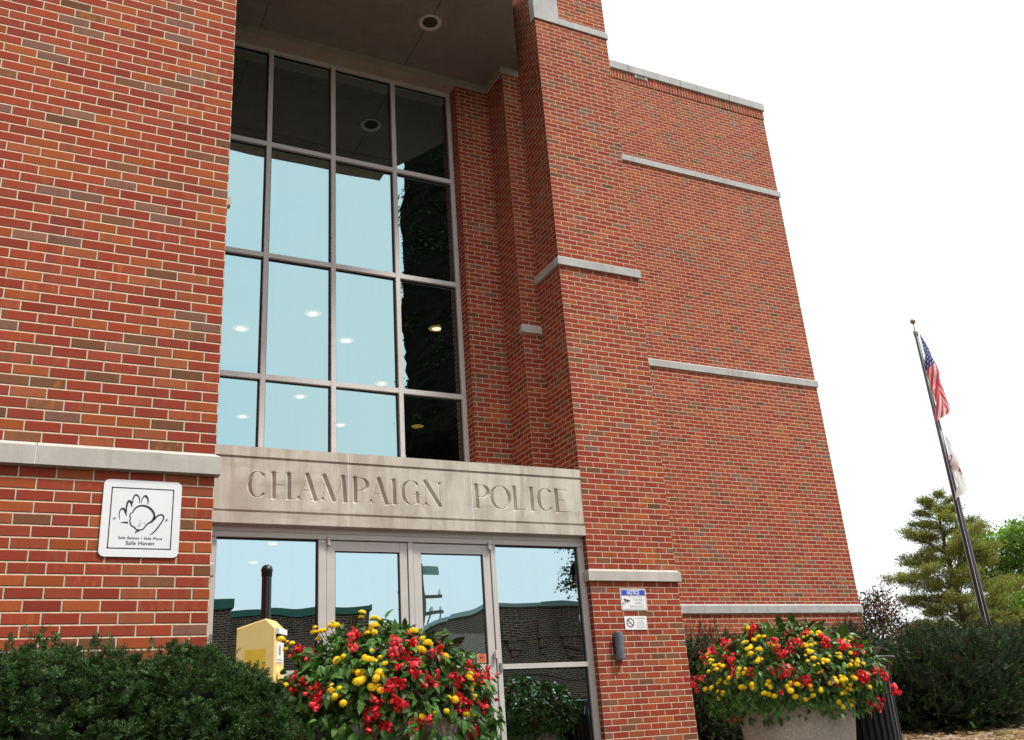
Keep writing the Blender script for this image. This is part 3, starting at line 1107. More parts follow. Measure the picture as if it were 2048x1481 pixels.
for dx0, dx1, side in ((-3.048, -2.174, -1), (-2.107, -1.203, 1)):
    m = MB()
    st = 0.088
    yd0, yd1 = YD + 0.012, YD + 0.06
    m.bbox(dx0, dx0 + st, yd0, yd1, 0.02, G + 0.258, 0.004)
    m.bbox(dx1 - st, dx1, yd0, yd1, 0.02, G + 0.258, 0.004)
    m.box(dx0 + st - 0.003, dx1 - st + 0.003, yd0 + 0.003, yd1 - 0.003, G + 0.157, G + 0.2575)
    m.box(dx0 + st - 0.003, dx1 - st + 0.003, yd0 + 0.003, yd1 - 0.003, MR0 - 0.01, MR1 + 0.005)
    m.box(dx0 + st - 0.003, dx1 - st + 0.003, yd0 + 0.003, yd1 - 0.003, 0.02, 0.25)
    d_ = m.build('entrance_door', M['alu'], bld)
    m = MB()
    mg = MB()
    for za, zb in ((0.25, MR0 - 0.01), (MR1 + 0.005, G + 0.157)):
        s = m.verts([(dx0 + st, YD + 0.034, za), (dx1 - st, YD + 0.0345, za), (dx1 - st, YD + 0.0335, zb), (dx0 + st, YD + 0.034, zb)])
        m.face((s, s + 1, s + 2, s + 3))
        mg.box(dx0 + st - 0.001, dx0 + st + 0.006, YD + 0.022, YD + 0.03, za, zb)
        mg.box(dx1 - st - 0.013, dx1 - st + 0.001, YD + 0.022, YD + 0.03, za, zb)  # wider on the right to take in the stile's dark reflection
        mg.box(dx0 + st, dx1 - st, YD + 0.022, YD + 0.03, zb - 0.012, zb + 0.001)
    m.build('glass', M['glass_door'], d_)
    mg.build('gasket', M['gasket'], d_)
    hx = dx0 + 0.012 if side < 0 else dx1 - 0.012
    for za, zb in ((G + 0.205, G + 0.295), (G - 0.955, G - 0.875), (0.25, 0.34)):
        m = MB()
        m.tube([(hx, YD - 0.014, za), (hx, YD - 0.014, za + 0.004), (hx, YD - 0.014, zb - 0.004), (hx, YD - 0.014, zb)], [0.012, 0.018, 0.018, 0.012], 12)
        m.build('hinge', M['alu_dark'], d_, smooth=False)
    m = MB()
    hx = dx1 - 0.044 if side < 0 else dx0 + 0.044
    m.tube([(hx, YD + 0.012, 1.35), (hx, YD - 0.05, 1.35), (hx, YD - 0.05, 0.95), (hx, YD + 0.012, 0.95)], 0.013, 10)
    m.build('handle', M['steel'], d_, smooth=True)
    if side > 0:
        m = MB()
        sx0, sz0 = dx1 - st - 0.125, MR1 + 0.022
        m.box(sx0, sx0 + 0.108, YD + 0.0295, YD + 0.0325, sz0, sz0 + 0.092)
        cx_, cz_ = sx0 + 0.054, sz0 + 0.050
        ring = [(cx_ + 0.034 * math.cos(a_), cz_ + 0.034 * math.sin(a_)) for a_ in np.linspace(0, 2 * math.pi, 22)]
        ribbon(m, ring, 0.0045, YD + 0.0285, 1)
        ribbon(m, [(cx_ - 0.024, cz_ + 0.024), (cx_ + 0.024, cz_ - 0.024)], 0.0045, YD + 0.0282, 1)
        plate(m, [(cx_ - 0.022, cz_ + 0.002), (cx_ - 0.012, cz_ - 0.016), (cx_ - 0.004, cz_ - 0.014), (cx_ - 0.006, cz_ + 0.0), (cx_ + 0.022, cz_ + 0.006), (cx_ + 0.022, cz_ + 0.014), (cx_ - 0.022, cz_ + 0.012)], YD + 0.0288, YD + 0.0292, 2)
        m.build('warning_sticker', [M['orange'], M['red_ink'], M['ink']], d_)
m = MB()
m.bbox(-1.176, -1.142, YD - 0.016, YD - 0.001, G - 1.085, G - 0.995, 0.003)
m.build('card_reader', M['steel'], bld)

# ---- dark rooms behind the glass, with their ceiling lights
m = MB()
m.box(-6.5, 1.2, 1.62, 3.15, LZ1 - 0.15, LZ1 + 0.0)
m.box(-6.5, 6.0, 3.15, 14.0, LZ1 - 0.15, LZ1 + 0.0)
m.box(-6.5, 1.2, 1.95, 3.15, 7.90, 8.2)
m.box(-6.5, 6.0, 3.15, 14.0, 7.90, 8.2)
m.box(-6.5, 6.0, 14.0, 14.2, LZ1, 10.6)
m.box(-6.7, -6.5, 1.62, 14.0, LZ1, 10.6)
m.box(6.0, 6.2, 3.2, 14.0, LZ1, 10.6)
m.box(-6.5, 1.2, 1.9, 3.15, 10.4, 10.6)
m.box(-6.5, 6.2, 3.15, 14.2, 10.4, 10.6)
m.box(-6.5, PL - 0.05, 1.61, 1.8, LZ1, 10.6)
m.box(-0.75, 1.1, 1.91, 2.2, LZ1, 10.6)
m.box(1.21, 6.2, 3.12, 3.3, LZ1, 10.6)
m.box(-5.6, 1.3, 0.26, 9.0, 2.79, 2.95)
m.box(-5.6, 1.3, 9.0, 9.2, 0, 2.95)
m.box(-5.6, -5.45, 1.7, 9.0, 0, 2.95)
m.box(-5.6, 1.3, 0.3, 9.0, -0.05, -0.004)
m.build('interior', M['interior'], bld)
for x, y, dim in [(-2.738, 6.592, 0), (-1.701, 5.594, 0), (-0.804, 6.551, 0), (0.612, 5.528, 0), (-1.727, 11.281, 0), (-0.844, 9.697, 0),
                  (0.542, 11.3, 0), (0.571, 8.484, 0), (2.336, 10.947, 1)]:
    m = MB()
    m.lathe(x, y, [(0.0, 7.888), (0.085, 7.888)], 18, cap=False)
    m.lathe(x, y, [(0.085, 7.886), (0.15, 7.896)], 18, cap=False, mi=1)
    m.build('ceiling_lamp', [M['lamp_dim'] if dim else M['lamp'], M['lamp_dim']], bld)
for x, y in ((-3.418, 0.885), (-3.391, 1.927)):
    m = MB()
    m.lathe(x, y, [(0.0, 2.782), (0.05, 2.782)], 14, cap=False)
    m.build('ceiling_lamp', M['lamp'], bld)

# ================================================================== SIGNS AND FIXTURES ON THE WALLS
m = MB()
sx, sz, sy = -5.205, G - 0.404, L - 0.010
sg = thing('safe_haven_sign', (sx, L - 0.008, sz - 0.235), 'white square sign with a hand cradling a baby on left brick wall', 'sign')
plate(m, rounded(sx - 0.226, sx + 0.226, sz - 0.236, sz + 0.236, 0.034), sy, sy + 0.006)
m.build('panel', M['white'], sg)
m = MB()
yy = sy - 0.0008
b0, b1 = 0.178, 0.185
for q in ([(-b0, b1), (b0, b1)], [(b0, b1), (b0, -b1)], [(b0, -b1), (-b0, -b1)], [(-b0, -b1), (-b0, b1)]):
    ex = 0.003
    d_ = (np.array(q[1]) - np.array(q[0]))
    d_ = d_ / np.linalg.norm(d_) * ex
    ribbon(m, [(sx + q[0][0] - d_[0], sz + q[0][1] - d_[1]), (sx + q[1][0] + d_[0], sz + q[1][1] + d_[1])], 0.0032, yy)
m.build('border', M['ink'], sg)
ART = [
    ([(-0.1238, -0.0132), (-0.1272, 0.0221), (-0.1229, 0.0459), (-0.111, 0.0563), (-0.0995, 0.0489), (-0.0907, 0.0275), (-0.0857, 0.01)], [.0008, .0022, .0028, .0048, .0052, .0034, .0008]),
    ([(-0.0884, 0.0316), (-0.0897, 0.0632), (-0.0847, 0.0953), (-0.0744, 0.1038), (-0.0644, 0.0923), (-0.059, 0.0686)], [.0025, .0036, .0046, .0056, .0056, .0008]),
    ([(-0.0571, 0.0926), (-0.0554, 0.1207), (-0.0476, 0.1412), (-0.0368, 0.1437), (-0.025, 0.1343), (-0.0174, 0.1145), (-0.0176, 0.0904)], [.002, .003, .0034, .0042, .0032, .0028, .0008]),
    ([(-0.0065, 0.091), (-0.0036, 0.1192), (0.0062, 0.1378), (0.0173, 0.1384), (0.0275, 0.1248), (0.0318, 0.1048), (0.0301, 0.0866)], [.0006, .0022, .0034, .006, .0044, .003, .0008]),
    ([(-0.1171, -0.0306), (-0.101, -0.0288), (-0.0749, -0.029)], [.0006, .0028, .0058]),
    ([(-0.0528, 0.0331), (-0.0417, 0.0574), (-0.0209, 0.0743), (0.0047, 0.0787), (0.031, 0.0726), (0.0544, 0.0556), (0.0709, 0.0303), (0.073, 0.0104), (0.0678, -0.0077)], [.0026, .0034, .004, .0046, .0052, .0056, .0052, .0052, .0056]),
    ([(0.0678, -0.0077), (0.0592, -0.018), (0.038, -0.0327), (0.0244, -0.049), (0.0144, -0.0651), (-0.0069, -0.0737), (-0.0245, -0.0841), (-0.0304, -0.0921)], [.006, .005, .0034, .003, .003, .0036, .0036, .0012]),
    ([(-0.0528, 0.0323), (-0.0633, 0.0267), (-0.0667, 0.0127), (-0.0619, -0.0029), (-0.0644, -0.0188), (-0.0594, -0.0382), (-0.0468, -0.0515), (-0.0374, -0.0551), (-0.0256, -0.0684), (-0.007, -0.0725)], [.0024, .0026, .0026, .0028, .0026, .003, .003, .003, .0032, .0034]),
    ([(0.0732, -0.0055), (0.0869, 0.013), (0.1048, 0.0257), (0.1199, 0.0243), (0.1281, 0.0126), (0.1237, -0.0076), (0.1086, -0.0361), (0.0884, -0.0685), (0.0712, -0.0888), (0.0535, -0.1004)], [.0046, .0038, .0036, .004, .0034, .003, .0032, .0034, .0028, .0008]),
    ([(-0.0093, -0.0127), (-0.0054, -0.0165), (-0.002, -0.0132)], [.0006, .001, .0006]),
    ([(-0.0101, -0.0285), (-0.0059, -0.0363), (0.0035, -0.0391)], [.0006, .001, .0006]),
    ([(0.0136, -0.0257), (0.0187, -0.0306), (0.0228, -0.0265)], [.0006, .001, .0006]),
    ([(-0.0182, -0.0438), (-0.0123, -0.0491), (-0.0053, -0.0449)], [.001, .0016, .001]),
]
m = MB()
for pts, w_ in ART:
    ribbon(m, [(sx + q[0], sz + q[1]) for q in pts], [k * 1.25 for k in w_], yy)
m.build('drawing', M['ink'], sg)
m = MB()
put_text(m, 'Safe Babies \u2022 Safe Place', 0.0225, sx + 0.002, sz - 0.1225, yy, width=0.250, space=1.1)
put_text(m, 'Safe Haven', 0.033, sx + 0.001, sz - 0.1535, yy, width=0.160, space=1.08)
put_text(m, 'Safe Haven', 0.033, sx + 0.0022, sz - 0.1528, yy - 0.0003, width=0.160, space=1.08)
put_text(m, 'Safe Babies \u2022 Safe Place', 0.0225, sx + 0.0030, sz - 0.1222, yy - 0.0003, width=0.250, space=1.1)
m.build('lettering', M['ink'], sg)
for q in (-0.151, 0.147):
    m = MB()
    disc(m, sx + q, sz - 0.003, 0.006, sy - 0.004, sy)
    m.build('bolt', M['steel'], sg)

# notice sign
yp = -0.008
nx0, nx1, nz0, nz1 = 0.380, 0.736, G - 0.467, G - 0.222
sg = thing('notice_sign', (0.558, yp, nz0), 'white notice sign with blue NOTICE header and camera icon on brick pier', 'sign')
m = MB()
plate(m, rounded(nx0, nx1, nz0, nz1, 0.012), yp, yp + 0.006)
m.build('panel', M['white'], sg)
m = MB()
e = 0.012
for q in ([(nx0 + e, nz1 - e), (nx1 - e, nz1 - e)], [(nx1 - e, nz1 - e), (nx1 - e, nz0 + e)], [(nx1 - e, nz0 + e), (nx0 + e, nz0 + e)], [(nx0 + e, nz0 + e), (nx0 + e, nz1 - e)]):
    ribbon(m, q, 0.0022, yp - 0.0006)
plate(m, [(nx0 + e, nz1 - 0.082), (nx1 - e, nz1 - 0.082), (nx1 - e, nz1 - e), (nx0 + e, nz1 - e)], yp - 0.0008, yp - 0.0002)
m.build('border', M['ink'], sg)
m = MB()
plate(m, rounded(nx0 + 0.016, nx1 - 0.016, nz1 - 0.078, nz1 - 0.016, 0.028), yp - 0.0014, yp - 0.0009, 1)
plate(m, rounded(nx0 + 0.019, nx1 - 0.019, nz1 - 0.075, nz1 - 0.019, 0.026), yp - 0.0020, yp - 0.0015)
m.build('header', [M['blue_ink'], M['white']], sg)
m = MB()
put_text(m, 'NOTICE', 0.066, (nx0 + nx1) / 2, nz1 - 0.047, yp - 0.0026, width=0.175, shear=0.15, bold=0.0015)
put_text(m, 'THIS AREA IS UNDER', 0.019, 0.578, nz1 - 0.097, yp - 0.0008, width=0.205, mi=1)
put_text(m, '24 HOUR', 0.036, 0.617, nz1 - 0.130, yp - 0.0008, width=0.135, mi=2)
put_text(m, 'VIDEO', 0.036, 0.618, nz1 - 0.168, yp - 0.0008, width=0.095, mi=2)
put_text(m, 'SURVEILLANCE', 0.029, 0.590, nz1 - 0.205, yp - 0.0008, width=0.190, mi=2)
m.build('lettering', [M['white'], M['pink_ink'], M['grey_ink']], sg)
m = MB()
cx_, cz_ = 0.455, nz1 - 0.150


def rot(pts, a_):
    a_ = math.radians(a_)
    return [(cx_ + q[0] * math.cos(a_) - q[1] * math.sin(a_), cz_ + q[0] * math.sin(a_) + q[1] * math.cos(a_)) for q in pts]


plate(m, rot([(-0.040, 0.012), (0.046, 0.012), (0.046, 0.028), (-0.040, 0.028)], -12), yp - 0.0010, yp - 0.0004)
plate(m, rot([(-0.030, -0.006), (0.030, -0.006), (0.030, 0.009), (-0.030, 0.009)], -12), yp - 0.0010, yp - 0.0004, 1)
plate(m, [(cx_ - 0.052, cz_ - 0.036), (cx_ - 0.042, cz_ - 0.030), (cx_ - 0.042, cz_ - 0.006), (cx_ - 0.052, cz_ + 0.0)], yp - 0.0010, yp - 0.0004)
ribbon(m, [(cx_ - 0.044, cz_ - 0.02), (cx_ - 0.026, cz_ - 0.024), (cx_ - 0.012, cz_ - 0.006)], 0.003, yp - 0.0008)
m.build('camera_icon', [M['ink'], M['grey_ink']], sg)

# no smoking sign
nx0, nx1, nz0, nz1 = 0.402, 0.704, G - 0.686, G - 0.534
sg = thing('no_smoking_sign', (0.553, yp, nz0), 'small white no smoking sign with crossed cigarette below the notice sign', 'sign')
m = MB()
plate(m, rounded(nx0, nx1, nz0, nz1, 0.005), yp, yp + 0.006)
m.build('panel', M['white'], sg)
m = MB()
cx_, cz_ = nx0 + 0.075, (nz0 + nz1) / 2 + 0.002
ribbon(m, [(cx_ + 0.046 * math.cos(a_), cz_ + 0.046 * math.sin(a_)) for a_ in np.linspace(0, 2 * math.pi, 25)], 0.0058, yp - 0.0008)
ribbon(m, [(cx_ - 0.033, cz_ + 0.033), (cx_ + 0.033, cz_ - 0.033)], 0.0058, yp - 0.0011)
plate(m, [(cx_ - 0.030, cz_ - 0.009), (cx_ + 0.010, cz_ - 0.009), (cx_ + 0.010, cz_ - 0.002), (cx_ - 0.030, cz_ - 0.002)], yp - 0.0006, yp - 0.0002, 1)
m.build('symbol', [M['ink'], M['grey_ink']], sg)
m = MB()
for k, (s_, w_) in enumerate((('NO SMOKING', 0.130), ('IN THIS', 0.066), ('BUILDING', 0.092), ('OR WITHIN 15', 0.132), ('OF DOORWAY', 0.124))):
    put_text(m, s_, 0.019, nx0 + 0.216, nz1 - 0.026 - k * 0.0255, yp - 0.0008, width=w_)
m.build('lettering', M['grey_ink'], sg)

# grey cylinder fixture on the pier
m = MB()
fx_, z0, z1 = 0.275, G - 1.010, G - 0.716
m2 = MB()
m2.box(fx_ - 0.06, fx_ + 0.005, -0.03, 0.0, z0 + 0.06, z1 - 0.05)
sg = thing('wall_light', (fx_, 0, z0), 'slim grey half-cylinder wall light fixed to the brick pier', 'wall light')
m2.build('back_plate', M['gasket'], sg)
pts = [(fx_ + 0.052 * math.cos(a_), -0.035 - 0.06 * math.sin(a_)) for a_ in np.linspace(0, math.pi, 15)]
m.prism([(fx_ - 0.052, -0.005)] + pts[::-1] + [(fx_ + 0.052, -0.005)], z0, z1, 0.003)
m.build('shade', M['fixture'], sg, smooth=False)
m = MB()
disc(m, fx_ + 0.03, z1 - 0.05, 0.008, -0.094, -0.085)
m.build('screw', M['steel'], sg)

# ================================================================== YELLOW DROP BOX AND BLACK POST
base = np.array([-4.47, -3.36])
ca, sa = math.cos(math.radians(-37)), math.sin(math.radians(-37))


def boxw(q):
    return (base[0] + q[0] * ca - q[1] * sa, base[1] + q[0] * sa + q[1] * ca, q[2])


bx = thing('drop_box', (base[0], base[1], 0), 'pale yellow steel drop box with sloping top beside the hedge', 'drop box')
HW, HD = 0.072, 0.125     # half width (local y), half depth (local x; front faces +x)
prof = [(-HD, 0.55), (HD, 0.55), (HD, 1.325), (HD - 0.055, 1.378), (HD - 0.065, 1.380), (-HD, 1.338)]
m = MB()
r_ = 0.006
rings = []
for yq, ins in ((-HW, r_), (-HW + r_, 0), (HW - r_, 0), (HW, r_)):
    rings.append(m.verts([(px_ - math.copysign(ins, px_), yq, pz_ - (ins if pz_ > 1 else -ins)) for px_, pz_ in prof]))
k_ = len(prof)
for a_, b_ in zip(rings, rings[1:]):
    for i in range(k_):
        j = (i + 1) % k_
        m.face((a_ + i, b_ + i, b_ + j, a_ + j))
m.face([rings[0] + i for i in range(k_)])
m.face([rings[-1] + i for i in range(k_)][::-1])
m.xform(boxw)
m.build('body', M['yellow'], bx)
m = MB()
m.box(-0.07, 0.07, -0.05, 0.05, 0.0, 0.55)
m.xform(boxw)
m.build('pedestal', M['black'], bx)
m = MB()
m.box(HD + 0.001, HD + 0.022, -HW + 0.01, HW - 0.01, 1.285, 1.318)
m.box(HD + 0.004, HD + 0.014, -HW + 0.02, HW - 0.02, 1.268, 1.284, mi=1)
m.xform(boxw)
m.build('slot_hood', [M['white'], M['gasket']], bx)
m = MB()
m.box(HD + 0.0005, HD + 0.002, -0.045, 0.045, 1.115, 1.240)
m.box(HD + 0.002, HD + 0.003, -0.012, 0.012, 1.165, 1.215, mi=1)
m.box(HD + 0.002, HD + 0.003, -0.004, 0.006, 1.215, 1.228, mi=1)
m.box(HD + 0.002, HD + 0.003, -0.035, 0.035, 1.135, 1.139, mi=1)
m.box(HD + 0.002, HD + 0.003, -0.040, 0.040, 1.120, 1.123, mi=2)
m.xform(boxw)
m.build('label_sticker', [M['white'], M['grey_ink'], M['red_ink']], bx)
m = MB()
disc(m, 0, 0, 0.043, -0.012, 0.0, n=28)
m.xform(lambda q: np.array(boxw((HD + 0.001 - q[1], q[0], 1.045 + q[2]))))
m.build('lock_plate', M['yellow'], bx)
m = MB()
m.box(-0.065, 0.07, -HW - 0.0015, -HW - 0.0004, 1.075, 1.205)
m.xform(boxw)
m.build('amber_sticker', M['yellow_dark'], bx)

pt = at(530, 1300, 7.0)
px_, py_ = pt[0], pt[1]
bp = thing('black_post', (px_, py_, 0), 'tall black fluted metal post with domed cap behind the yellow box', 'post')
m = MB()
seg = 32
prof = [(0.036, 0.0), (0.036, 1.885)]
rings = []
for r_, z in prof:
    rings.append(m.verts([(px_ + (r_ - (0.003 if k % 4 in (0, 1) else 0)) * math.cos(2 * math.pi * k / seg), py_ + (r_ - (0.003 if k % 4 in (0, 1) else 0)) * math.sin(2 * math.pi * k / seg), z) for k in range(seg)]))
for k in range(seg):
    j = (k + 1) % seg
    m.face((rings[0] + k, rings[0] + j, rings[1] + j, rings[1] + k))
m.build('shaft', M['black'], bp)
m = MB()
m.lathe(px_, py_, [(0.037, 1.865), (0.040, 1.87), (0.040, 1.90), (0.043, 1.905), (0.043, 1.918), (0.039, 1.932), (0.029, 1.945), (0.015, 1.952), (0.003, 1.954)], 32)
m.build('cap', M['black'], bp, smooth=True)


# ================================================================== PLANT BUILDERS
def unit(a_):
    return a_ / (np.linalg.norm(a_, axis=-1, keepdims=True) + 1e-9)


def hash_blobs(points, blobs):
    """largest inverse-radius measure of points inside blobs (<1 inside)"""
    best = np.full(len(points), 9.0)
    for c_, r_ in blobs:
        d_ = np.linalg.norm((points - np.array(c_)) / np.array(r_), axis=1)
        best = np.minimum(best, d_)
    return best


def blob_surface(blobs, n, depth=(0.86, 1.04), zmin=None):
    areas = np.array([r_[0] * r_[1] + r_[1] * r_[2] + r_[0] * r_[2] for c_, r_ in blobs])
    pick = rng.choice(len(blobs), n, p=areas / areas.sum())
    d_ = unit(rng.normal(size=(n, 3)))
    Cc = np.array([b_[0] for b_ in blobs])[pick]
    Rr = np.array([b_[1] for b_ in blobs])[pick]
    s_ = rng.uniform(*depth, n)
    P_ = Cc + d_ * Rr * s_[:, None]
    N_ = unit(d_ / Rr)
    ok = np.ones(n, bool)
    best = np.full(n, 9.0)
    for i, (c_, r_) in enumerate(blobs):
        q = np.linalg.norm((P_ - np.array(c_)) / np.array(r_), axis=1)
        q[pick == i] = 9
        best = np.minimum(best, q)
    ok &= best > depth[0] - 0.06
    if zmin is not None:
        ok &= P_[:, 2] > zmin
    return P_[ok], N_[ok]


def sprigs(P_, dirs, length, needles, nlen, nwid, col_fn, flat=0.35):
    """yew-like shoots: rows of needles along a gently rising stem"""
    n = len(P_)
    dirs = unit(dirs)
    side = unit(np.cross(dirs, unit(np.array([0, 0, 1.0]) + rng.normal(0, 0.35, (n, 3)))))
    upv = np.cross(side, dirs)
    k = np.arange(needles)
    tpos = (k + 0.5) / needles
    sgn = np.where(k % 2 == 0, 1.0, -1.0)
    L_ = length[:, None]
    base_ = P_[:, None, :] + dirs[:, None, :] * (tpos[None, :] * L_)[..., None] + upv[:, None, :] * (0.18 * L_ * tpos[None, :] ** 2)[..., None]
    spread = rng.uniform(0.55, 1.0, (n, needles))
    lift = rng.uniform(-0.25, 0.75, (n, needles))
    nd = side[:, None, :] * (sgn[None, :] * spread)[..., None] + dirs[:, None, :] * rng.uniform(0.35, 0.9, (n, needles))[..., None] + upv[:, None, :] * lift[..., None]
    nd = unit(nd)
    taper = 1.0 - 0.45 * tpos ** 3
    nl = (nlen * taper[None, :] * rng.uniform(0.75, 1.2, (n, needles)))[..., None]
    wv = unit(np.cross(nd, upv[:, None, :] + rng.normal(0, 0.4, (n, needles, 3)))) * nwid / 2
    mid = base_ + nd * nl * 0.45
    tip = base_ + nd * nl
    V_ = np.stack([base_, mid - wv, tip, mid + wv], 2).reshape(-1, 3)
    F_ = np.arange(len(V_)).reshape(-1, 4)
    col = col_fn(n)                      # (n,3)
    cc_ = np.repeat(col, needles * 4, 0) * rng.uniform(0.8, 1.2, (n * needles, 1)).repeat(4, 0)
    return V_, F_, cc_


def leaves(P_, ax, nrm, length, width, col, droop=0.35, fold=0.25):
    """pointed leaves: 10 vertices each, folded along the midrib and bent down towards the tip"""
    n = len(P_)
    ax = unit(ax)
    sd_ = unit(np.cross(nrm, ax))
    up_ = np.cross(ax, sd_)
    prof = [(0.0, 0.04), (0.28, 0.46), (0.62, 0.42), (1.0, 0.0)]
    rows = []
    for t_, w_ in prof:
        c_ = P_ + ax * (length * t_)[:, None] - up_ * (length * droop * t_ * t_)[:, None]
        e_ = sd_ * (width * w_)[:, None]
        rise = up_ * (width * w_ * fold)[:, None]
        if w_ == 0.0:
            rows.append([c_])
        else:
            rows.append([c_ - e_ + rise, c_, c_ + e_ + rise])
    V_ = np.stack(rows[0] + rows[1] + rows[2] + rows[3], 1)     # n,10,3
    b_ = np.arange(n)[:, None] * 10
    quads = np.array([[0, 1, 4, 3], [1, 2, 5, 4], [3, 4, 7, 6], [4, 5, 8, 7], [6, 7, 9, 9], [7, 8, 9, 9]])
    F4 = (b_[:, :, None] + quads[None, :4]).reshape(-1, 4)
    F3 = (b_[:, :, None] + quads[None, 4:, :3]).reshape(-1, 3)
    return V_.reshape(-1, 3), F4, F3, np.repeat(col, 10, 0)


def add_leaves(mb, *a_, **k_):
    V_, F4, F3, C_ = leaves(*a_, **k_)
    s_ = mb.n
    mb.arrays(V_, F4, C_)
    F3 = (F3 + s_).tolist()
    mb.f.extend(map(tuple, F3))
    mb.fm.extend([0] * len(F3))


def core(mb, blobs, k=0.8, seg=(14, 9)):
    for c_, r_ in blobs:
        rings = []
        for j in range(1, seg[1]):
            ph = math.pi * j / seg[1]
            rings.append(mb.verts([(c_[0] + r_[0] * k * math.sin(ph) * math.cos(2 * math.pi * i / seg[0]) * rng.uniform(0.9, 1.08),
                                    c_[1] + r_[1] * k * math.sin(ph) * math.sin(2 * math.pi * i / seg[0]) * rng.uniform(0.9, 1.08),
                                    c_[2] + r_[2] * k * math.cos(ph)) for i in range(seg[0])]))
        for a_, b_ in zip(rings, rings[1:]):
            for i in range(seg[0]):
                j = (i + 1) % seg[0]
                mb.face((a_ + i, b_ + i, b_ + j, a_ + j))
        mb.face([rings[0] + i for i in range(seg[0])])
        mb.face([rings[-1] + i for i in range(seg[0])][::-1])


def yew_cols(n, tipfrac=0.06, base=(0.030, 0.058, 0.024)):
    b_ = np.array(base) * rng.uniform(0.6, 1.45, (n, 1)) * rng.normal(1, 0.08, (n, 3)).clip(0.7, 1.3)
    tip = rng.random(n) < tipfrac
    b_[tip] = np.array((0.10, 0.17, 0.025)) * rng.uniform(0.5, 1.3, (tip.sum(), 1))
    brown = rng.random(n) < 0.014
    b_[brown] = np.array((0.13, 0.045, 0.015)) * rng.uniform(0.6, 1.2, (brown.sum(), 1))
    return b_


# ---- clipped yew hedge in front of the left wing
blobs = []
for x in np.arange(-8.4, -4.95, 0.30):
    blobs.append(((x, -4.62 + rng.uniform(-0.05, 0.05), 0.595 + rng.uniform(-0.03, 0.03) - max(0, x + 5.0) * 0.15), (0.34, 0.52, 0.46)))
    blobs.append(((x + 0.1, -4.75 + rng.uniform(-0.05, 0.05), 0.34), (0.36, 0.50, 0.40)))
blobs.append(((-4.88, -4.60, 0.56), (0.24, 0.42, 0.42)))
blobs.append(((-4.78, -4.70, 0.50), (0.18, 0.36, 0.40)))
blobs.append(((-4.74, -4.74, 0.24), (0.18, 0.36, 0.28)))
hd = thing('yew_hedge', (-6.5, -4.62, 0), 'dense dark green clipped yew hedge under the safe haven sign', 'hedge')
P1, N1 = blob_surface([b_ for b_ in blobs if b_[0][0] > -6.4], 70000, (0.84, 1.03), 0.05)
keep = (P1[:, 1] < -4.35) | (P1[:, 2] > 0.85)
P1, N1 = P1[keep], N1[keep]
P2, N2 = blob_surface([b_ for b_ in blobs if b_[0][0] <= -6.4], 2500, (0.9, 1.02), 0.05)
m = MB()
# rounded tufts: short shoots radiating from many small branch tips, with dark gaps between the tufts
nt = len(P1)
P1 = P1[: 5200]
N1 = N1[: 5200]
PER = 9
tr_ = rng.uniform(0.018, 0.034, len(P1))
d0 = unit(np.repeat(N1 * 0.8 + np.array([0, 0, 0.45]), PER, 0) + rng.normal(0, 0.75, (len(P1) * PER, 3)))
pp = np.repeat(P1 + N1 * rng.uniform(-0.03, 0.022, (len(P1), 1)), PER, 0) + d0 * np.repeat(tr_, PER)[:, None] * rng.uniform(0.2, 0.7, (len(P1) * PER, 1))
hue = np.repeat(rng.uniform(0.75, 1.3, len(P1)), PER)
ln = np.repeat(tr_, PER) * rng.uniform(0.9, 1.5, len(pp))
V_, F_, C_ = sprigs(pp, d0, ln, 15, 0.017, 0.0046, lambda n_: yew_cols(n_, 0.010, (0.050, 0.096, 0.027)) * hue[:, None])
m.arrays(V_, F_, C_)
dirs = N2 * 0.7 + np.array([0, 0, 0.6]) + rng.normal(0, 0.4, N2.shape)
V_, F_, C_ = sprigs(P2, dirs, rng.uniform(0.08, 0.14, len(P2)), 20, 0.03, 0.009, lambda n_: yew_cols(n_, 0.01))
m.arrays(V_, F_, C_)
# longer shoots breaking the top line
sh = [(60, 1290, 0.12, (-0.1, 0, 1)), (72, 1275, 0.09, (0.25, 0, 1)), (125, 1300, 0.07, (-0.3, 0, 1)), (35, 1300, 0.08, (-0.5, 0, 1)), (240, 1290, 0.10, (-0.55, 0, 0.8)),
      (180, 1295, 0.07, (0.1, 0, 1)), (192, 1290, 0.06, (0.0, 0, 1)), (345, 1300, 0.07, (0.4, 0, 0.9)), (425, 1320, 0.13, (0.9, 0, 0.55)), (465, 1345, 0.13, (0.85, 0.1, 0.6)),
      (500, 1360, 0.13, (0.7, 0, 0.7)), (445, 1318, 0.10, (1, 0, 0.35)), (530, 1385, 0.11, (0.9, 0, 0.4)), (395, 1310, 0.08, (0.5, 0, 1)), (290, 1300, 0.06, (0.3, 0, 1)), (10, 1300, 0.09, (0.2, 0, 1)),
      (550, 1475, 0.12, (1, -0.2, 0.25)), (540, 1440, 0.10, (1, -0.2, 0.3))]
for u_, v_, l_, d_ in sh:
    q = at(u_, v_ + 24, 4.85)
    for k in range(5):
        V_, F_, C_ = sprigs(q[None] + rng.normal(0, 0.008, (1, 3)) + np.array(d_) * 0.022 * k, np.array([d_], float) + rng.normal(0, 0.28 if k else 0.05, (1, 3)), np.array([l_ if k == 0 else l_ * 0.55]), 30, 0.020, 0.0042,
                            lambda n_: np.array([(0.045, 0.09, 0.026)]) * rng.uniform(0.8, 1.3))
        m.arrays(V_, F_, C_)
m.build('foliage', M['needle'], hd, org=(-6.5, -4.62, 0))
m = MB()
core(m, blobs, 0.80)  # solid filler, coloured near black for the hedge's shaded inside
m.build('branches', M['twig'], hd)


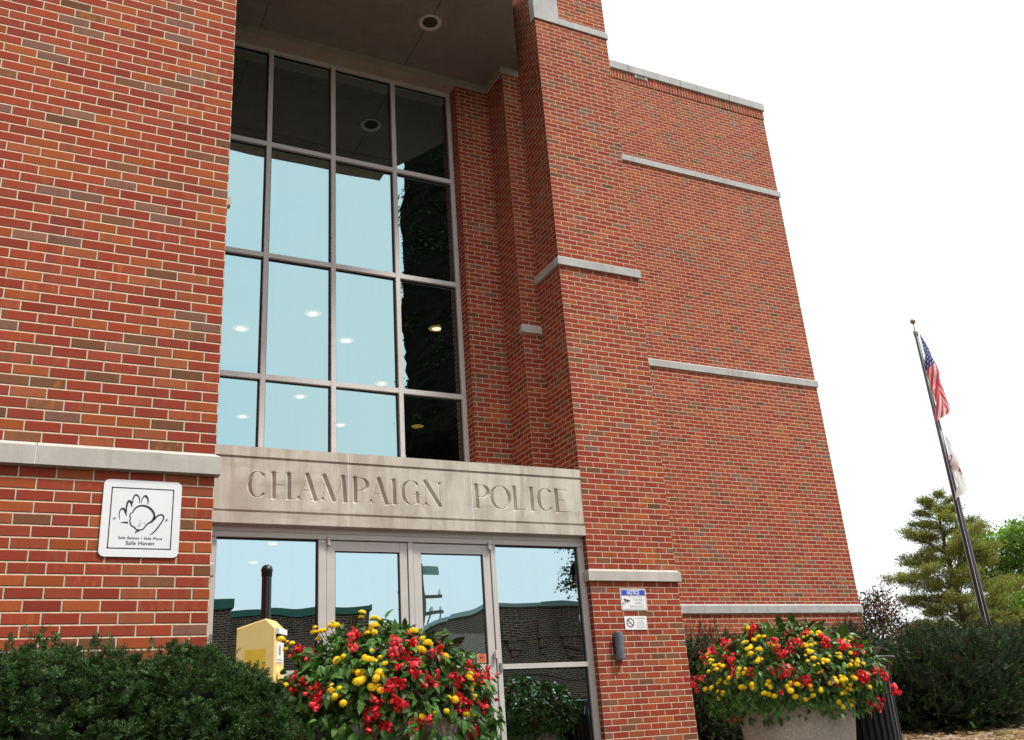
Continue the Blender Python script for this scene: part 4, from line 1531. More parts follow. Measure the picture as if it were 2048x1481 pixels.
# ---- yew shrubs at right, behind the second planter and along the corner
def yew_shrub(name_label, c_, r_, n_, seed_l, group):
    x_, y_, z0_ = c_
    rx, ry, h_ = r_
    t_ = thing('yew_shrub', (x_, y_, z0_), name_label, 'shrub', group)
    bl = []
    for k in range(9):
        a_ = k * 2.4
        rr_ = 0.0 if k == 0 else rng.uniform(0.35, 0.6)
        bl.append(((x_ + rx * 0.62 * math.cos(a_ + 0.5), y_ + ry * 0.62 * math.sin(a_ + 0.5), z0_ + h_ * 0.16), (rx * 0.42, ry * 0.42, h_ * 0.17)))
        bl.append(((x_ + rx * rr_ * math.cos(a_), y_ + ry * rr_ * math.sin(a_), z0_ + h_ * rng.uniform(0.36, 0.60)), (rx * rng.uniform(0.45, 0.62), ry * rng.uniform(0.45, 0.62), h_ * rng.uniform(0.34, 0.46))))
    P_, N_ = blob_surface(bl, n_, (0.72, 1.05), z0_ + 0.0)
    mm = MB()
    dirs_ = N_ * 0.8 + np.array([0.12, -0.05, 0.35]) + rng.normal(0, 0.40, N_.shape)
    V_, F_, C_ = sprigs(P_, dirs_, rng.uniform(0.08, 0.20, len(P_)), 22, 0.032, 0.0095, lambda q: yew_cols(q, 0.03, (0.026, 0.050, 0.018)))
    mm.arrays(V_, F_, C_)
    # long pale shoots reaching out
    k_ = max(14, n_ // 260)
    pick = rng.choice(len(P_), k_)
    V_, F_, C_ = sprigs(P_[pick], N_[pick] * 0.6 + np.array([0.45, -0.1, 0.45]) + rng.normal(0, 0.2, (k_, 3)), rng.uniform(0.22, 0.42, k_), 44, 0.028, 0.008,
                        lambda q: np.array((0.07, 0.125, 0.022)) * rng.uniform(0.45, 1.35, (q, 1)))
    mm.arrays(V_, F_, C_)
    mm.build('foliage', M['needle'], t_, org=(x_, y_, z0_))
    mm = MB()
    core(mm, bl, 0.60, (12, 8))  # solid near-black filler in place of the shrub's inner shade
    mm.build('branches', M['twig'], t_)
    mm = MB()
    for k in range(5):
        a_ = k * 1.3
        mm.tube([(x_ + 0.05 * math.cos(a_), y_ + 0.05 * math.sin(a_), z0_ - 0.05), (x_ + rx * 0.4 * math.cos(a_), y_ + ry * 0.4 * math.sin(a_), z0_ + h_ * 0.4)], [0.03, 0.015], 6)
    mm.build('stem', M['bark'], t_)
    return t_


GY = 'yew shrubs along the right side'
for lab, c_, r_, n_ in [
    ('low dark yew shrub against the brick pier behind the left half of the far planter', (2.35, 1.55), (0.95, 0.8, 1.55), 6500),
    ('dark yew shrub against the brick wall directly behind the far planter flowers', (3.75, 1.70), (0.95, 0.8, 1.55), 5000),
    ('dark yew shrub beside the wall corner, left of the purple-leaved bush', (5.15, 1.55), (1.0, 0.85, 1.55), 7500),
    ('broad yew shrub right of the slatted litter bin at the bed edge', (5.85, 0.35), (1.05, 0.95, 1.42), 11000),
    ('spreading yew shrub under the flagpole with pale new shoots', (7.35, 0.55), (1.2, 1.0, 1.42), 11000),
    ('yew shrub at the right edge of the photo with arching shoots', (7.85, -0.75), (1.05, 0.95, 1.30), 11000)]:
    z_ = float(bed_z(np.array(c_[0]), np.array(c_[1]))) - 0.02
    yew_shrub(lab, (c_[0], c_[1], z_), r_, n_, 0, GY)


# ================================================================== PLANTERS WITH FLOWERS
def planter(c_, label):
    x_, y_ = c_
    t_ = thing('concrete_planter', (x_, y_, 0), label, 'planter', 'round concrete planters')
    mm = MB()
    mm.lathe(x_, y_, [(0.39, 0.0), (0.40, 0.012), (0.49, 0.60), (0.505, 0.685), (0.512, 0.70), (0.506, 0.712), (0.455, 0.712), (0.448, 0.70), (0.44, 0.62)], 56, cap=False)
    mm.build('pot', M['aggregate'], t_, smooth=True)
    mm = MB()
    mm.lathe(x_, y_, [(0.0, 0.645), (0.30, 0.64), (0.442, 0.63)], 40, cap=False)
    mm.build('soil', M['soil'], t_)
    return t_


def lantana_head(seed):
    r_ = np.random.default_rng(seed)
    mm = MB()
    N_ = 26
    mm.lathe(0, 0, [(0.02, 0.66), (0.34, 0.60), (0.62, 0.40), (0.80, 0.08), (0.74, -0.18), (0.30, -0.30), (0.05, -0.32)], 12, cap=False)
    for k in range(N_):
        ph = math.acos(1 - 1.35 * (k + 0.5) / N_)
        th = k * 2.39996
        d_ = np.array([math.sin(ph) * math.cos(th), math.sin(ph) * math.sin(th), math.cos(ph)])
        q = d_ * np.array([1, 1, 0.72]) * r_.uniform(0.84, 1.0)
        a_ = unit(np.cross(d_, [0.3, 0.2, 1]))
        b_ = np.cross(d_, a_)
        w = 0.36 * r_.uniform(0.85, 1.15)
        # each floret: a raised star of four petals
        s_ = mm.verts([q + d_ * 0.03])
        ring = []
        for j in range(8):
            an = j * math.pi / 4 + k
            rr_ = w if j % 2 == 0 else w * 0.62
            ring.append(q + (a_ * math.cos(an) + b_ * math.sin(an)) * rr_ - d_ * (0.06 if j % 2 == 0 else 0.12))
        s2 = mm.verts(ring)
        for j in range(8):
            mm.face((s_, s2 + j, s2 + (j + 1) % 8))
    # short green stem and cup
    return mm


def petal_cluster(seed):
    r_ = np.random.default_rng(seed)
    mm = MB()
    for k in range(9):
        q = np.array([r_.normal(0, 0.45), r_.normal(0, 0.45), r_.uniform(-1.0, 0.65)])
        mm.tube([(0, 0, 1.0), (q * 0.6 + np.array([0, 0, 0.5])), q], 0.035, 4, False)
        ax = unit(np.array([r_.normal(0, 0.8), r_.normal(0, 0.8), -0.7]))
        nn = unit(np.cross(ax, r_.normal(size=3)))
        for sgn in (1, -1):
            # a cupped heart-shaped petal on each side of the flower
            cen = q + nn * sgn * 0.09
            sd_ = np.cross(ax, nn)
            rows = []
            for t_, w_ in ((0.0, 0.05), (0.22, 0.24), (0.52, 0.42), (0.80, 0.36), (1.0, 0.12)):
                c_ = cen + ax * t_ * 0.70 * r_.uniform(0.9, 1.1) + nn * sgn * (0.16 * math.sin(t_ * 3.1) + 0.14 * t_ * t_)
                rows.append([c_ - sd_ * w_ - nn * sgn * w_ * 0.25, c_ + nn * sgn * 0.05, c_ + sd_ * w_ - nn * sgn * w_ * 0.25])
            b_ = [mm.verts(rw) for rw in rows]
            for a1, a2 in zip(b_, b_[1:]):
                for j in range(2):
                    mm.face((a1 + j, a1 + j + 1, a2 + j + 1, a2 + j))
    return mm


def proto_meshes():
    Y_, R_ = [], []
    for s_ in range(4):
        o_ = lantana_head(50 + s_).build('yellow_flower', M['lantana'], None, org=(0, 0, 0))
        Y_.append(o_.data)
        bpy.data.objects.remove(o_)
        o_ = petal_cluster(80 + s_).build('red_flower', M['begonia'], None, org=(0, 0, 0), smooth=True)
        R_.append(o_.data)
        bpy.data.objects.remove(o_)
    return Y_, R_


YM, RM = proto_meshes()


def surf_point(u_, v_, c_, r_, push):
    """point where the sight line meets a plant's outer surface (ellipsoid), or its nearest approach"""
    w_ = ray(u_, v_)
    o_ = (CAM - c_) / r_
    d_ = w_ / r_
    A_, B_, C_ = d_ @ d_, o_ @ d_, o_ @ o_ - push * push
    disc_ = B_ * B_ - A_ * C_
    t_ = (-B_ - math.sqrt(disc_)) / A_ if disc_ > 0 else -B_ / A_
    return CAM + w_ * t_


STALKS = []


def add_flowers(plant, name, meshes, pts, c_, r_, size, up):
    rr_ = random.Random(len(pts))
    items = []
    for u_, v_ in pts:
        q = surf_point(u_, v_, c_, r_, rr_.uniform(0.93, 1.08))
        items.append(q)
    extra = items[100:]
    for q in items[:100]:
        o_ = bpy.data.objects.new(name, rr_.choice(meshes))
        COL.objects.link(o_)
        place(o_, q, plant)
        s_ = size * rr_.choice((0.62, 0.8, 0.95, 1.05, 1.15, 1.25)) * rr_.uniform(0.92, 1.08)
        o_.scale = (s_ * rr_.uniform(0.85, 1.15), s_ * rr_.uniform(0.85, 1.15), s_ * rr_.uniform(0.8, 1.1))
        nrm_ = Vector((q - c_) / (r_ * r_)).normalized()
        if up:
            dr = (nrm_ * 0.8 + Vector((rr_.gauss(0, .25), rr_.gauss(0, .25), 0.75))).normalized()
            o_.rotation_euler = dr.to_track_quat('Z', 'Y').to_euler()
        else:
            o_.rotation_euler = (rr_.gauss(0, 0.35), rr_.gauss(0, 0.35), rr_.uniform(0, 6.28))
        a_ = np.array(q) - np.array(c_)
        STALKS.append([q, q - unit(a_) * 0.05 - np.array([0, 0, 0.02]), q - unit(a_) * 0.12 - np.array([0, 0, 0.04])])
    if extra:
        mm = MB()
        for q in extra:
            me_ = rr_.choice(meshes)
            n_ = len(me_.vertices)
            A_ = np.empty(n_ * 3)
            me_.vertices.foreach_get('co', A_)
            s_ = size * rr_.uniform(0.8, 1.1)
            V_ = A_.reshape(-1, 3) * s_
            nrm_ = Vector((q - c_) / (r_ * r_)).normalized()
            mt = np.array((nrm_ * 0.8 + Vector((rr_.gauss(0, .2), rr_.gauss(0, .2), .75))).normalized().to_track_quat('Z', 'Y').to_matrix()) if up else np.eye(3)
            V_ = V_ @ mt.T + q
            b_ = mm.verts(V_.tolist())
            for p_ in me_.polygons:
                mm.face([b_ + i for i in p_.vertices])
        o_ = mm.build(name, meshes[0].materials[0], plant, smooth=not up)
        o_['kind'] = 'stuff'


M['stalk'] = plain('green_stalk', (0.07, 0.10, 0.03), 0.6)


def foliage(plant, c_, r_, n_, kind, zcut, org, bias=None, size=1.0, skirt=0, skz=(0.45, 0.76)):
    d_ = unit(rng.normal(size=(n_ * 2, 3)))
    if bias is not None:
        keep_ = rng.random(len(d_)) < bias(d_)
        d_ = d_[keep_]
    d_ = d_[d_[:, 2] > zcut][:n_]
    k_ = len(d_)
    s_ = rng.uniform(0.62, 1.0, k_) ** 0.6
    lump = 1 + 0.07 * np.sin(d_[:, 0] * 9 + 2 * d_[:, 2] * 7) * np.cos(d_[:, 1] * 8)
    P_ = c_ + d_ * r_ * (s_ * lump)[:, None]
    N_ = unit(d_ / r_)
    if skirt:
        a_ = rng.uniform(0, 6.283, skirt)
        rr_ = rng.uniform(0.47, 0.62, skirt)
        ps_ = np.stack([c_[0] + rr_ * np.cos(a_), c_[1] + rr_ * np.sin(a_), rng.uniform(skz[0], skz[1], skirt)], 1)
        P_ = np.concatenate([P_, ps_])
        N_ = np.concatenate([N_, np.stack([np.cos(a_), np.sin(a_), -0.3 + 0 * a_], 1)])
        k_ = len(P_)
    mm = MB()
    if kind == 'lantana':
        ax = unit(N_ * 0.55 + np.array([0, 0, -0.55]) + rng.normal(0, 0.45, (k_, 3)))
        nr = unit(N_ * 0.8 + np.array([0, 0, 0.5]) + rng.normal(0, 0.3, (k_, 3)))
        L_ = rng.uniform(0.035, 0.078, k_) * size
        W_ = L_ * rng.uniform(0.50, 0.62, k_)
        col = np.array((0.080, 0.180, 0.030)) * rng.uniform(0.55, 1.5, (k_, 1)) * rng.normal(1, 0.08, (k_, 3)).clip(0.75, 1.25)
        add_leaves(mm, P_, ax, nr, L_, W_, col, droop=0.35, fold=0.3)
    else:
        ax = unit(N_ * 0.75 + np.array([0, 0, -0.25]) + rng.normal(0, 0.55, (k_, 3)))
        nr = unit(N_ * 0.6 + np.array([0, 0, 0.7]) + rng.normal(0, 0.45, (k_, 3)))
        L_ = rng.uniform(0.075, 0.145, k_) * size
        W_ = L_ * rng.uniform(0.50, 0.66, k_)
        g_ = rng.random(k_)
        col = np.where((g_ < 0.60)[:, None], np.array((0.050, 0.092, 0.020)), np.where((g_ < 0.86)[:, None], np.array((0.062, 0.030, 0.018)), np.array((0.085, 0.115, 0.022))))
        red_ = g_ > 0.955
        col = np.where(red_[:, None], np.array((0.17, 0.05, 0.045)), col) * rng.uniform(0.6, 1.4, (k_, 1))
        add_leaves(mm, P_, ax, nr, L_, W_, col, droop=0.28, fold=0.42)
    for q in STALKS:
        mm.tube(q, [0.0022, 0.0025, 0.003], 5, False, mi=1)
    STALKS.clear()
    for k in range(24):
        e_ = unit(rng.normal(size=3))
        e_[2] = abs(e_[2]) * 0.8 - 0.1
        q0 = np.array([c_[0] + rng.uniform(-.18, .18), c_[1] + rng.uniform(-.18, .18), org[2]])
        q2 = c_ + e_ * r_ * 0.9
        mm.tube([q0, (q0 + q2) / 2 + np.array([0, 0, 0.10]), q2], [0.008, 0.006, 0.003], 5, False, mi=1)
    return mm.build('foliage', [M['leaf'], M['stalk']], plant, org=org)


def px5(l, ox, oy, s_):
    return [(ox + a_ / s_, oy + b_ / s_) for a_, b_ in l]


near_y = px5([(490, 245), (480, 300), (550, 290), (590, 285), (530, 370), (120, 375), (150, 395), (185, 405), (240, 425), (175, 487), (655, 228), (715, 232), (685, 188), (1008, 82),
              (1000, 132), (1137, 150), (1190, 168), (1138, 230), (1065, 310), (1140, 300), (1105, 270), (730, 607), (803, 563), (1110, 500), (1030, 570), (1065, 595), (1115, 590),
              (1145, 615), (1200, 570), (1255, 640), (960, 735), (985, 745), (910, 720), (1198, 735), (1160, 805), (1228, 790), (965, 838), (1005, 825), (1185, 880), (1115, 900),
              (1205, 940), (670, 878), (665, 940), (770, 912), (710, 1000), (755, 980), (170, 890), (230, 960), (800, 1077), (870, 1050), (410, 1175), (787, 1370)], 540, 1210, 5.465)
near_y += px5([(290, 140), (280, 310), (385, 368), (405, 235), (460, 280), (495, 295), (682, 445), (985, 670), (970, 710), (1010, 780), (1000, 855), (735, 950), (800, 980), (1015, 955),
               (1050, 935), (1070, 1005), (1020, 1140), (545, 1150), (395, 1190), (510, 1220), (695, 1125), (940, 1165)], 780, 1240, 6.146)
near_r = px5([(310, 500), (335, 570), (400, 500), (430, 520), (925, 290), (900, 350), (905, 430), (280, 790), (350, 820), (400, 870), (535, 890), (475, 970), (555, 980), (265, 940),
              (145, 990), (200, 1140), (530, 1080), (1360, 390), (1350, 500), (1345, 635), (1300, 850), (1395, 860), (1400, 1050), (1130, 1060), (1040, 1145), (1110, 1180), (1080, 1270),
              (1240, 1310), (1225, 1430), (310, 1465), (1110, 1390)], 540, 1210, 5.465)
near_r += px5([(80, 270), (50, 390), (150, 370), (290, 250), (235, 480), (270, 600), (350, 530), (575, 630), (440, 700), (520, 740), (590, 800), (30, 790), (130, 770), (635, 345),
               (540, 390), (770, 680), (830, 720), (900, 650), (960, 540), (1050, 690), (1120, 640), (1200, 690), (1160, 750), (820, 840), (850, 950), (900, 980), (830, 1090),
               (1000, 1050), (1130, 980), (1195, 910), (1120, 1060), (90, 1000), (160, 1030), (310, 1300), (400, 1240), (460, 1230), (380, 1350), (1010, 1330), (30, 1450)], 780, 1240, 6.146)
far_y = px5([(715, 150), (745, 160), (815, 215), (865, 262), (930, 260), (815, 300), (695, 328), (730, 320), (775, 365), (770, 390), (738, 403), (855, 405), (890, 412), (1010, 347),
             (1055, 355), (740, 478), (775, 458), (870, 515), (905, 525), (858, 548), (265, 470), (255, 508), (310, 500), (300, 535), (325, 545), (240, 590), (300, 572), (335, 598),
             (360, 597), (405, 590), (445, 603), (372, 645), (432, 650), (277, 670), (637, 642), (710, 640), (720, 665), (627, 697), (693, 690), (618, 740), (515, 745), (497, 798),
             (410, 770), (385, 818), (310, 862), (237, 880), (385, 905), (447, 925), (402, 980), (658, 855), (675, 835), (708, 865), (785, 820), (825, 825), (806, 865), (985, 790),
             (960, 825), (1005, 850), (920, 930), (945, 925), (990, 940), (1055, 958), (1060, 1097), (1250, 808), (1215, 850), (1245, 895), (1300, 965), (1325, 820)], 1370, 1230, 5.9)
far_y += px5([(280, 213), (255, 238), (190, 215), (150, 245), (100, 265), (315, 255), (190, 285), (185, 318), (237, 338), (188, 358), (110, 340), (80, 385), (115, 362), (150, 425),
              (175, 440), (205, 430), (125, 478), (220, 508), (190, 515), (150, 543), (192, 552), (227, 597), (275, 580), (330, 570), (335, 535), (365, 555), (380, 540), (412, 490),
              (490, 455), (530, 460), (530, 503), (648, 268), (600, 308), (635, 320), (640, 377), (655, 450), (688, 455), (740, 525), (740, 552), (665, 545), (728, 590), (655, 592),
              (620, 610), (805, 575), (265, 640), (310, 660), (268, 680), (540, 725), (575, 735), (470, 750), (490, 785), (600, 762), (555, 770), (418, 808), (575, 828), (660, 800),
              (650, 825), (615, 865), (655, 882), (680, 730), (710, 750), (745, 872), (778, 845), (860, 810), (885, 855), (180, 835), (190, 880), (310, 870), (305, 895), (213, 948),
              (120, 1000), (135, 995), (30, 820), (75, 838), (550, 930), (590, 915), (513, 1025), (555, 1075), (570, 1095), (640, 1018), (675, 1020), (668, 1068)], 1590, 1230, 5.9)
far_r = px5([(800, 130), (780, 190), (440, 310), (470, 340), (330, 395), (225, 487), (550, 475), (470, 520), (520, 550), (125, 755), (205, 740), (95, 845), (565, 685), (770, 655),
             (790, 715), (1045, 305), (1075, 375), (990, 240), (1195, 225), (1230, 310), (1290, 310), (1270, 370), (1200, 430), (1110, 465), (1185, 475), (1055, 650), (1120, 690),
             (1165, 635), (1275, 645), (1320, 770), (1115, 920), (570, 1215)], 1370, 1230, 5.9)
far_r += px5([(125, 205), (30, 325), (330, 280), (350, 320), (355, 370), (550, 355), (720, 320), (700, 380), (1030, 650), (1060, 700), (950, 630), (770, 700), (800, 740), (850, 750),
              (70, 770), (140, 770), (510, 810), (895, 685), (1165, 870), (1180, 905), (910, 1040), (960, 1010), (990, 1085), (865, 1130)], 1590, 1230, 5.9)

# near planter
NP = np.array([-3.97, -4.20])
planter(NP, 'round aggregate planter hidden under the big near mound of red and yellow flowers')
nc, nr_ = np.array([NP[0], NP[1], 0.81]), np.array([0.57, 0.57, 0.43])
pl = thing('begonia_plant', (NP[0], NP[1], 0.64), 'red drooping begonias with bronze leaves in the near planter by the doors', 'flowers', 'red begonias in the planters')
add_flowers(pl, 'red_flower', RM, near_r, nc, nr_, 0.031, False)
foliage(pl, nc, nr_ * 0.96, 950, 'begonia', -0.5, (NP[0], NP[1], 0.64), bias=lambda d_: np.clip(0.55 + 0.5 * d_[:, 0] + 0.35 * d_[:, 2], 0.25, 1), size=0.70, skirt=90)
pl = thing('lantana_plant', (NP[0] - 0.05, NP[1], 0.64), 'bright yellow lantana flower heads in the near planter by the doors', 'flowers', 'yellow lantanas in the planters')
add_flowers(pl, 'yellow_flower', YM, near_y, nc, nr_, 0.0205, True)
foliage(pl, nc, nr_ * 1.0, 4300, 'lantana', -0.75, (NP[0], NP[1], 0.64), bias=lambda d_: np.clip(0.75 - 0.3 * d_[:, 0] - 0.15 * d_[:, 2], 0.45, 1), skirt=1300)
# far planter
FP = np.array([0.39, -2.57])
planter(FP, 'round aggregate planter beside the litter bin holding the far mound of flowers')
fc, fr = np.array([FP[0], FP[1], 0.97]), np.array([0.86, 0.74, 0.46])
pl = thing('begonia_plant', (FP[0], FP[1], 0.64), 'red begonias with bronze leaves in the far planter beside the litter bin', 'flowers', 'red begonias in the planters')
add_flowers(pl, 'red_flower', RM, far_r, fc, fr, 0.037, False)
foliage(pl, fc, fr * np.array([1, 1, 0.95]), 760, 'begonia', -0.3, (FP[0], FP[1], 0.64), bias=lambda d_: np.clip(0.45 + 0.45 * d_[:, 0] + 0.55 * d_[:, 2], 0.15, 1))
pl = thing('lantana_plant', (FP[0] - 0.05, FP[1], 0.64), 'dense yellow lantana heads in the far planter beside the litter bin', 'flowers', 'yellow lantanas in the planters')
add_flowers(pl, 'yellow_flower', YM, far_y, fc, fr, 0.0220, True)
foliage(pl, fc, fr, 3600, 'lantana', -0.62, (FP[0], FP[1], 0.64), bias=lambda d_: np.clip(0.7 - 0.3 * d_[:, 2], 0.3, 1), skirt=420, skz=(0.62, 0.80))

# ================================================================== LITTER BIN
bx_, by_ = 1.27, -2.52
bn = thing('litter_bin', (bx_, by_, 0), 'black round litter bin of vertical steel slats flaring at the top', 'litter bin')
m = MB()
NS = 30
for k in range(NS):
    a_ = 2 * math.pi * k / NS
    t_ = np.array([-math.sin(a_), math.cos(a_), 0]) * 0.017
    rd = np.array([math.cos(a_), math.sin(a_), 0])
    prof = [(0.262, 0.05), (0.272, 0.45), (0.276, 0.80), (0.285, 0.92), (0.308, 1.02), (0.342, 1.085)]
    rings = []
    for r_, z in prof:
        c_ = np.array([bx_, by_, z])
        rings.append(m.verts([c_ + rd * r_ - t_, c_ + rd * r_ + t_, c_ + rd * (r_ - 0.007) + t_, c_ + rd * (r_ - 0.007) - t_]))
    for p_, q_ in zip(rings, rings[1:]):
        for i in range(4):
            j = (i + 1) % 4
            m.face((p_ + i, p_ + j, q_ + j, q_ + i))
m.build('slatted_body', M['black'], bn)
m = MB()
for r_, z, w in ((0.342, 1.09, 0.010), (0.258, 0.10, 0.008), (0.264, 0.78, 0.008)):
    prof = [(r_ + w * math.cos(a_), z + w * math.sin(a_)) for a_ in np.linspace(0, 2 * math.pi, 9)]
    m.lathe(bx_, by_, prof, 48, cap=False)
m.build('rim', M['black'], bn, smooth=True)
m = MB()
m.lathe(bx_, by_, [(0.0, 0.06), (0.235, 0.06), (0.245, 0.90), (0.25, 0.91), (0.24, 0.905), (0.23, 0.10), (0.0, 0.10)], 32, cap=False)
m.build('liner', M['gasket'], bn, smooth=True)

# ================================================================== FLAGPOLE AND FLAGS
top = at(1825, 641, 22.0)
FPX0, FPY0 = top[0], top[1]
ft = top[2]
fp = thing('flagpole', (FPX0, FPY0, 0), 'tall dark metal flagpole with ball finial right of the building', 'flagpole')
m = MB()
m.tube([(FPX0, FPY0, 0.0), (FPX0, FPY0, 3.0), (FPX0, FPY0, ft - 0.4)], [0.085, 0.078, 0.038], 20)
m.build('pole', M['bronze'], fp, smooth=True)
m = MB()
m.lathe(FPX0, FPY0, [(0.06 * math.sin(a_) + 0.001, ft - 0.03 - 0.06 * math.cos(a_)) for a_ in np.linspace(0, math.pi, 14)], 20)
m.build('finial', M['gold'], fp, smooth=True)
m = MB()
m.lathe(FPX0, FPY0, [(0.038, ft - 0.42), (0.052, ft - 0.36), (0.056, ft - 0.30), (0.03, ft - 0.26), (0.016, ft - 0.22), (0.014, ft - 0.08)], 16)
m.build('truck', M['gold'], fp, smooth=True)
m = MB()
m.tube([(FPX0 - 0.07, FPY0 - 0.06, 1.2), (FPX0 - 0.055, FPY0 - 0.05, ft - 0.4)], 0.005, 6)
m.build('halyard', M['white'], fp)


def flag(name, label, ztop, hoist, fly, paint, mat, sway):
    nu, nv = 84, 66
    mm = MB()
    V_, C_ = [], []
    hx, hy = RT[0], RT[1]
    hn = math.hypot(hx, hy)
    hx, hy = hx / hn, hy / hn          # direction across the view, in plan
    for j in range(nv + 1):
        t_ = j / nv                     # 0 top of hoist .. 1 bottom
        for i in range(nu + 1):
            s_ = i / nu
            # limp cloth: the fly hangs almost straight down, wrapped round the pole in deep folds
            fall = 1 - math.exp(-s_ * 6.0)
            drop = fly * 0.93 * s_
            gather = 1 - 0.62 * fall
            wid = sway * (0.15 + 0.85 * min(1, (t_ * hoist * gather + drop) / (0.55 * fly)))
            phase = 8.5 * s_ * 0.55 + t_ * 6.2
            side = wid * (0.62 * math.sin(phase) + 0.38 * (1 - 2 * t_)) * fall
            deep = wid * 0.75 * math.cos(phase) * fall
            x_ = FPX0 + hx * side - hy * (deep + 0.02) + 0.10 * hx * fall * 0.4
            y_ = FPY0 + hy * side + hx * (-abs(deep) - 0.10) + 0.10 * hy * fall * 0.4
            z_ = ztop - hoist * t_ * gather - drop
            V_.append((x_, y_, z_))
            C_.append(paint(s_, t_))
    ii_ = np.arange((nu + 1) * (nv + 1)).reshape(nv + 1, nu + 1)
    F_ = np.stack([ii_[:-1, :-1].ravel(), ii_[:-1, 1:].ravel(), ii_[1:, 1:].ravel(), ii_[1:, :-1].ravel()], 1)
    mm.arrays(np.array(V_), F_, np.array(C_))
    o_ = mm.build(name, mat, None, org=(FPX0, FPY0, ztop - hoist), smooth=True)
    return tag(o_, label, 'flag')


def us_paint(s_, t_):
    if s_ < 0.42 and t_ < 7 / 13:
        gx_, gy_ = s_ / 0.42 * 6, t_ / (7 / 13) * 5
        fx_, fy_ = gx_ % 1 - 0.5, gy_ % 1 - 0.5
        return (0.80, 0.80, 0.82) if fx_ * fx_ + fy_ * fy_ < 0.06 else (0.06, 0.07, 0.24)
    return (0.74, 0.09, 0.12) if int(t_ * 13) % 2 == 0 else (0.82, 0.80, 0.80)


def il_paint(s_, t_):
    x_, y_ = (s_ - 0.5) * 1.6, (t_ - 0.45)
    w_ = (0.90, 0.90, 0.90)
    if abs(y_ + 0.02 - 0.10 * math.sin(x_ * 9)) < 0.028 and abs(x_) < 0.34:
        return (0.62, 0.08, 0.08)
    if (x_ / 0.22) ** 2 + ((y_ + 0.02) / 0.22) ** 2 < 1 and (x_ * 0.8 + y_ > -0.06):
        return (0.28, 0.14, 0.09)
    if abs(x_ + 0.10) < 0.10 and abs(y_ - 0.05) < 0.12:
        return (0.20, 0.24, 0.55) if y_ < 0.0 else ((0.62, 0.1, 0.1) if int((x_ + 1) * 60) % 2 else w_)
    if (x_ / 0.34) ** 2 + ((y_ - 0.24) / 0.07) ** 2 < 1:
        return (0.60, 0.48, 0.16)
    if abs(y_ - 0.42) < 0.03 and abs(x_) < 0.30 and int((x_ + 1) * 26) % 2:
        return (0.16, 0.2, 0.5)
    return w_


M['cloth'] = leaf_material('flag_cloth', 0.5, 0.8, 0.1, (1.25, 1.25, 1.25, 1))
flag('united_states_flag', 'limp stars and stripes flag hanging at the top of the flagpole', ft - 0.34, 1.0, 1.92, us_paint, M['cloth'], 0.20)
flag('state_flag', 'limp white state flag with eagle emblem hanging below the striped flag', ft - 2.75, 0.90, 1.22, il_paint, M['cloth'], 0.16)


# ================================================================== TREES AT RIGHT
def quads_at(P_, ax, nrm, ln, wd, col):
    ax = unit(ax)
    sd_ = unit(np.cross(nrm, ax))
    a_ = ax * ln[:, None]
    b_ = sd_ * wd[:, None] / 2
    V_ = np.stack([P_, P_ + a_ * 0.5 + b_, P_ + a_, P_ + a_ * 0.5 - b_], 1).reshape(-1, 3)
    return V_, np.arange(len(V_)).reshape(-1, 4), np.repeat(col, 4, 0)


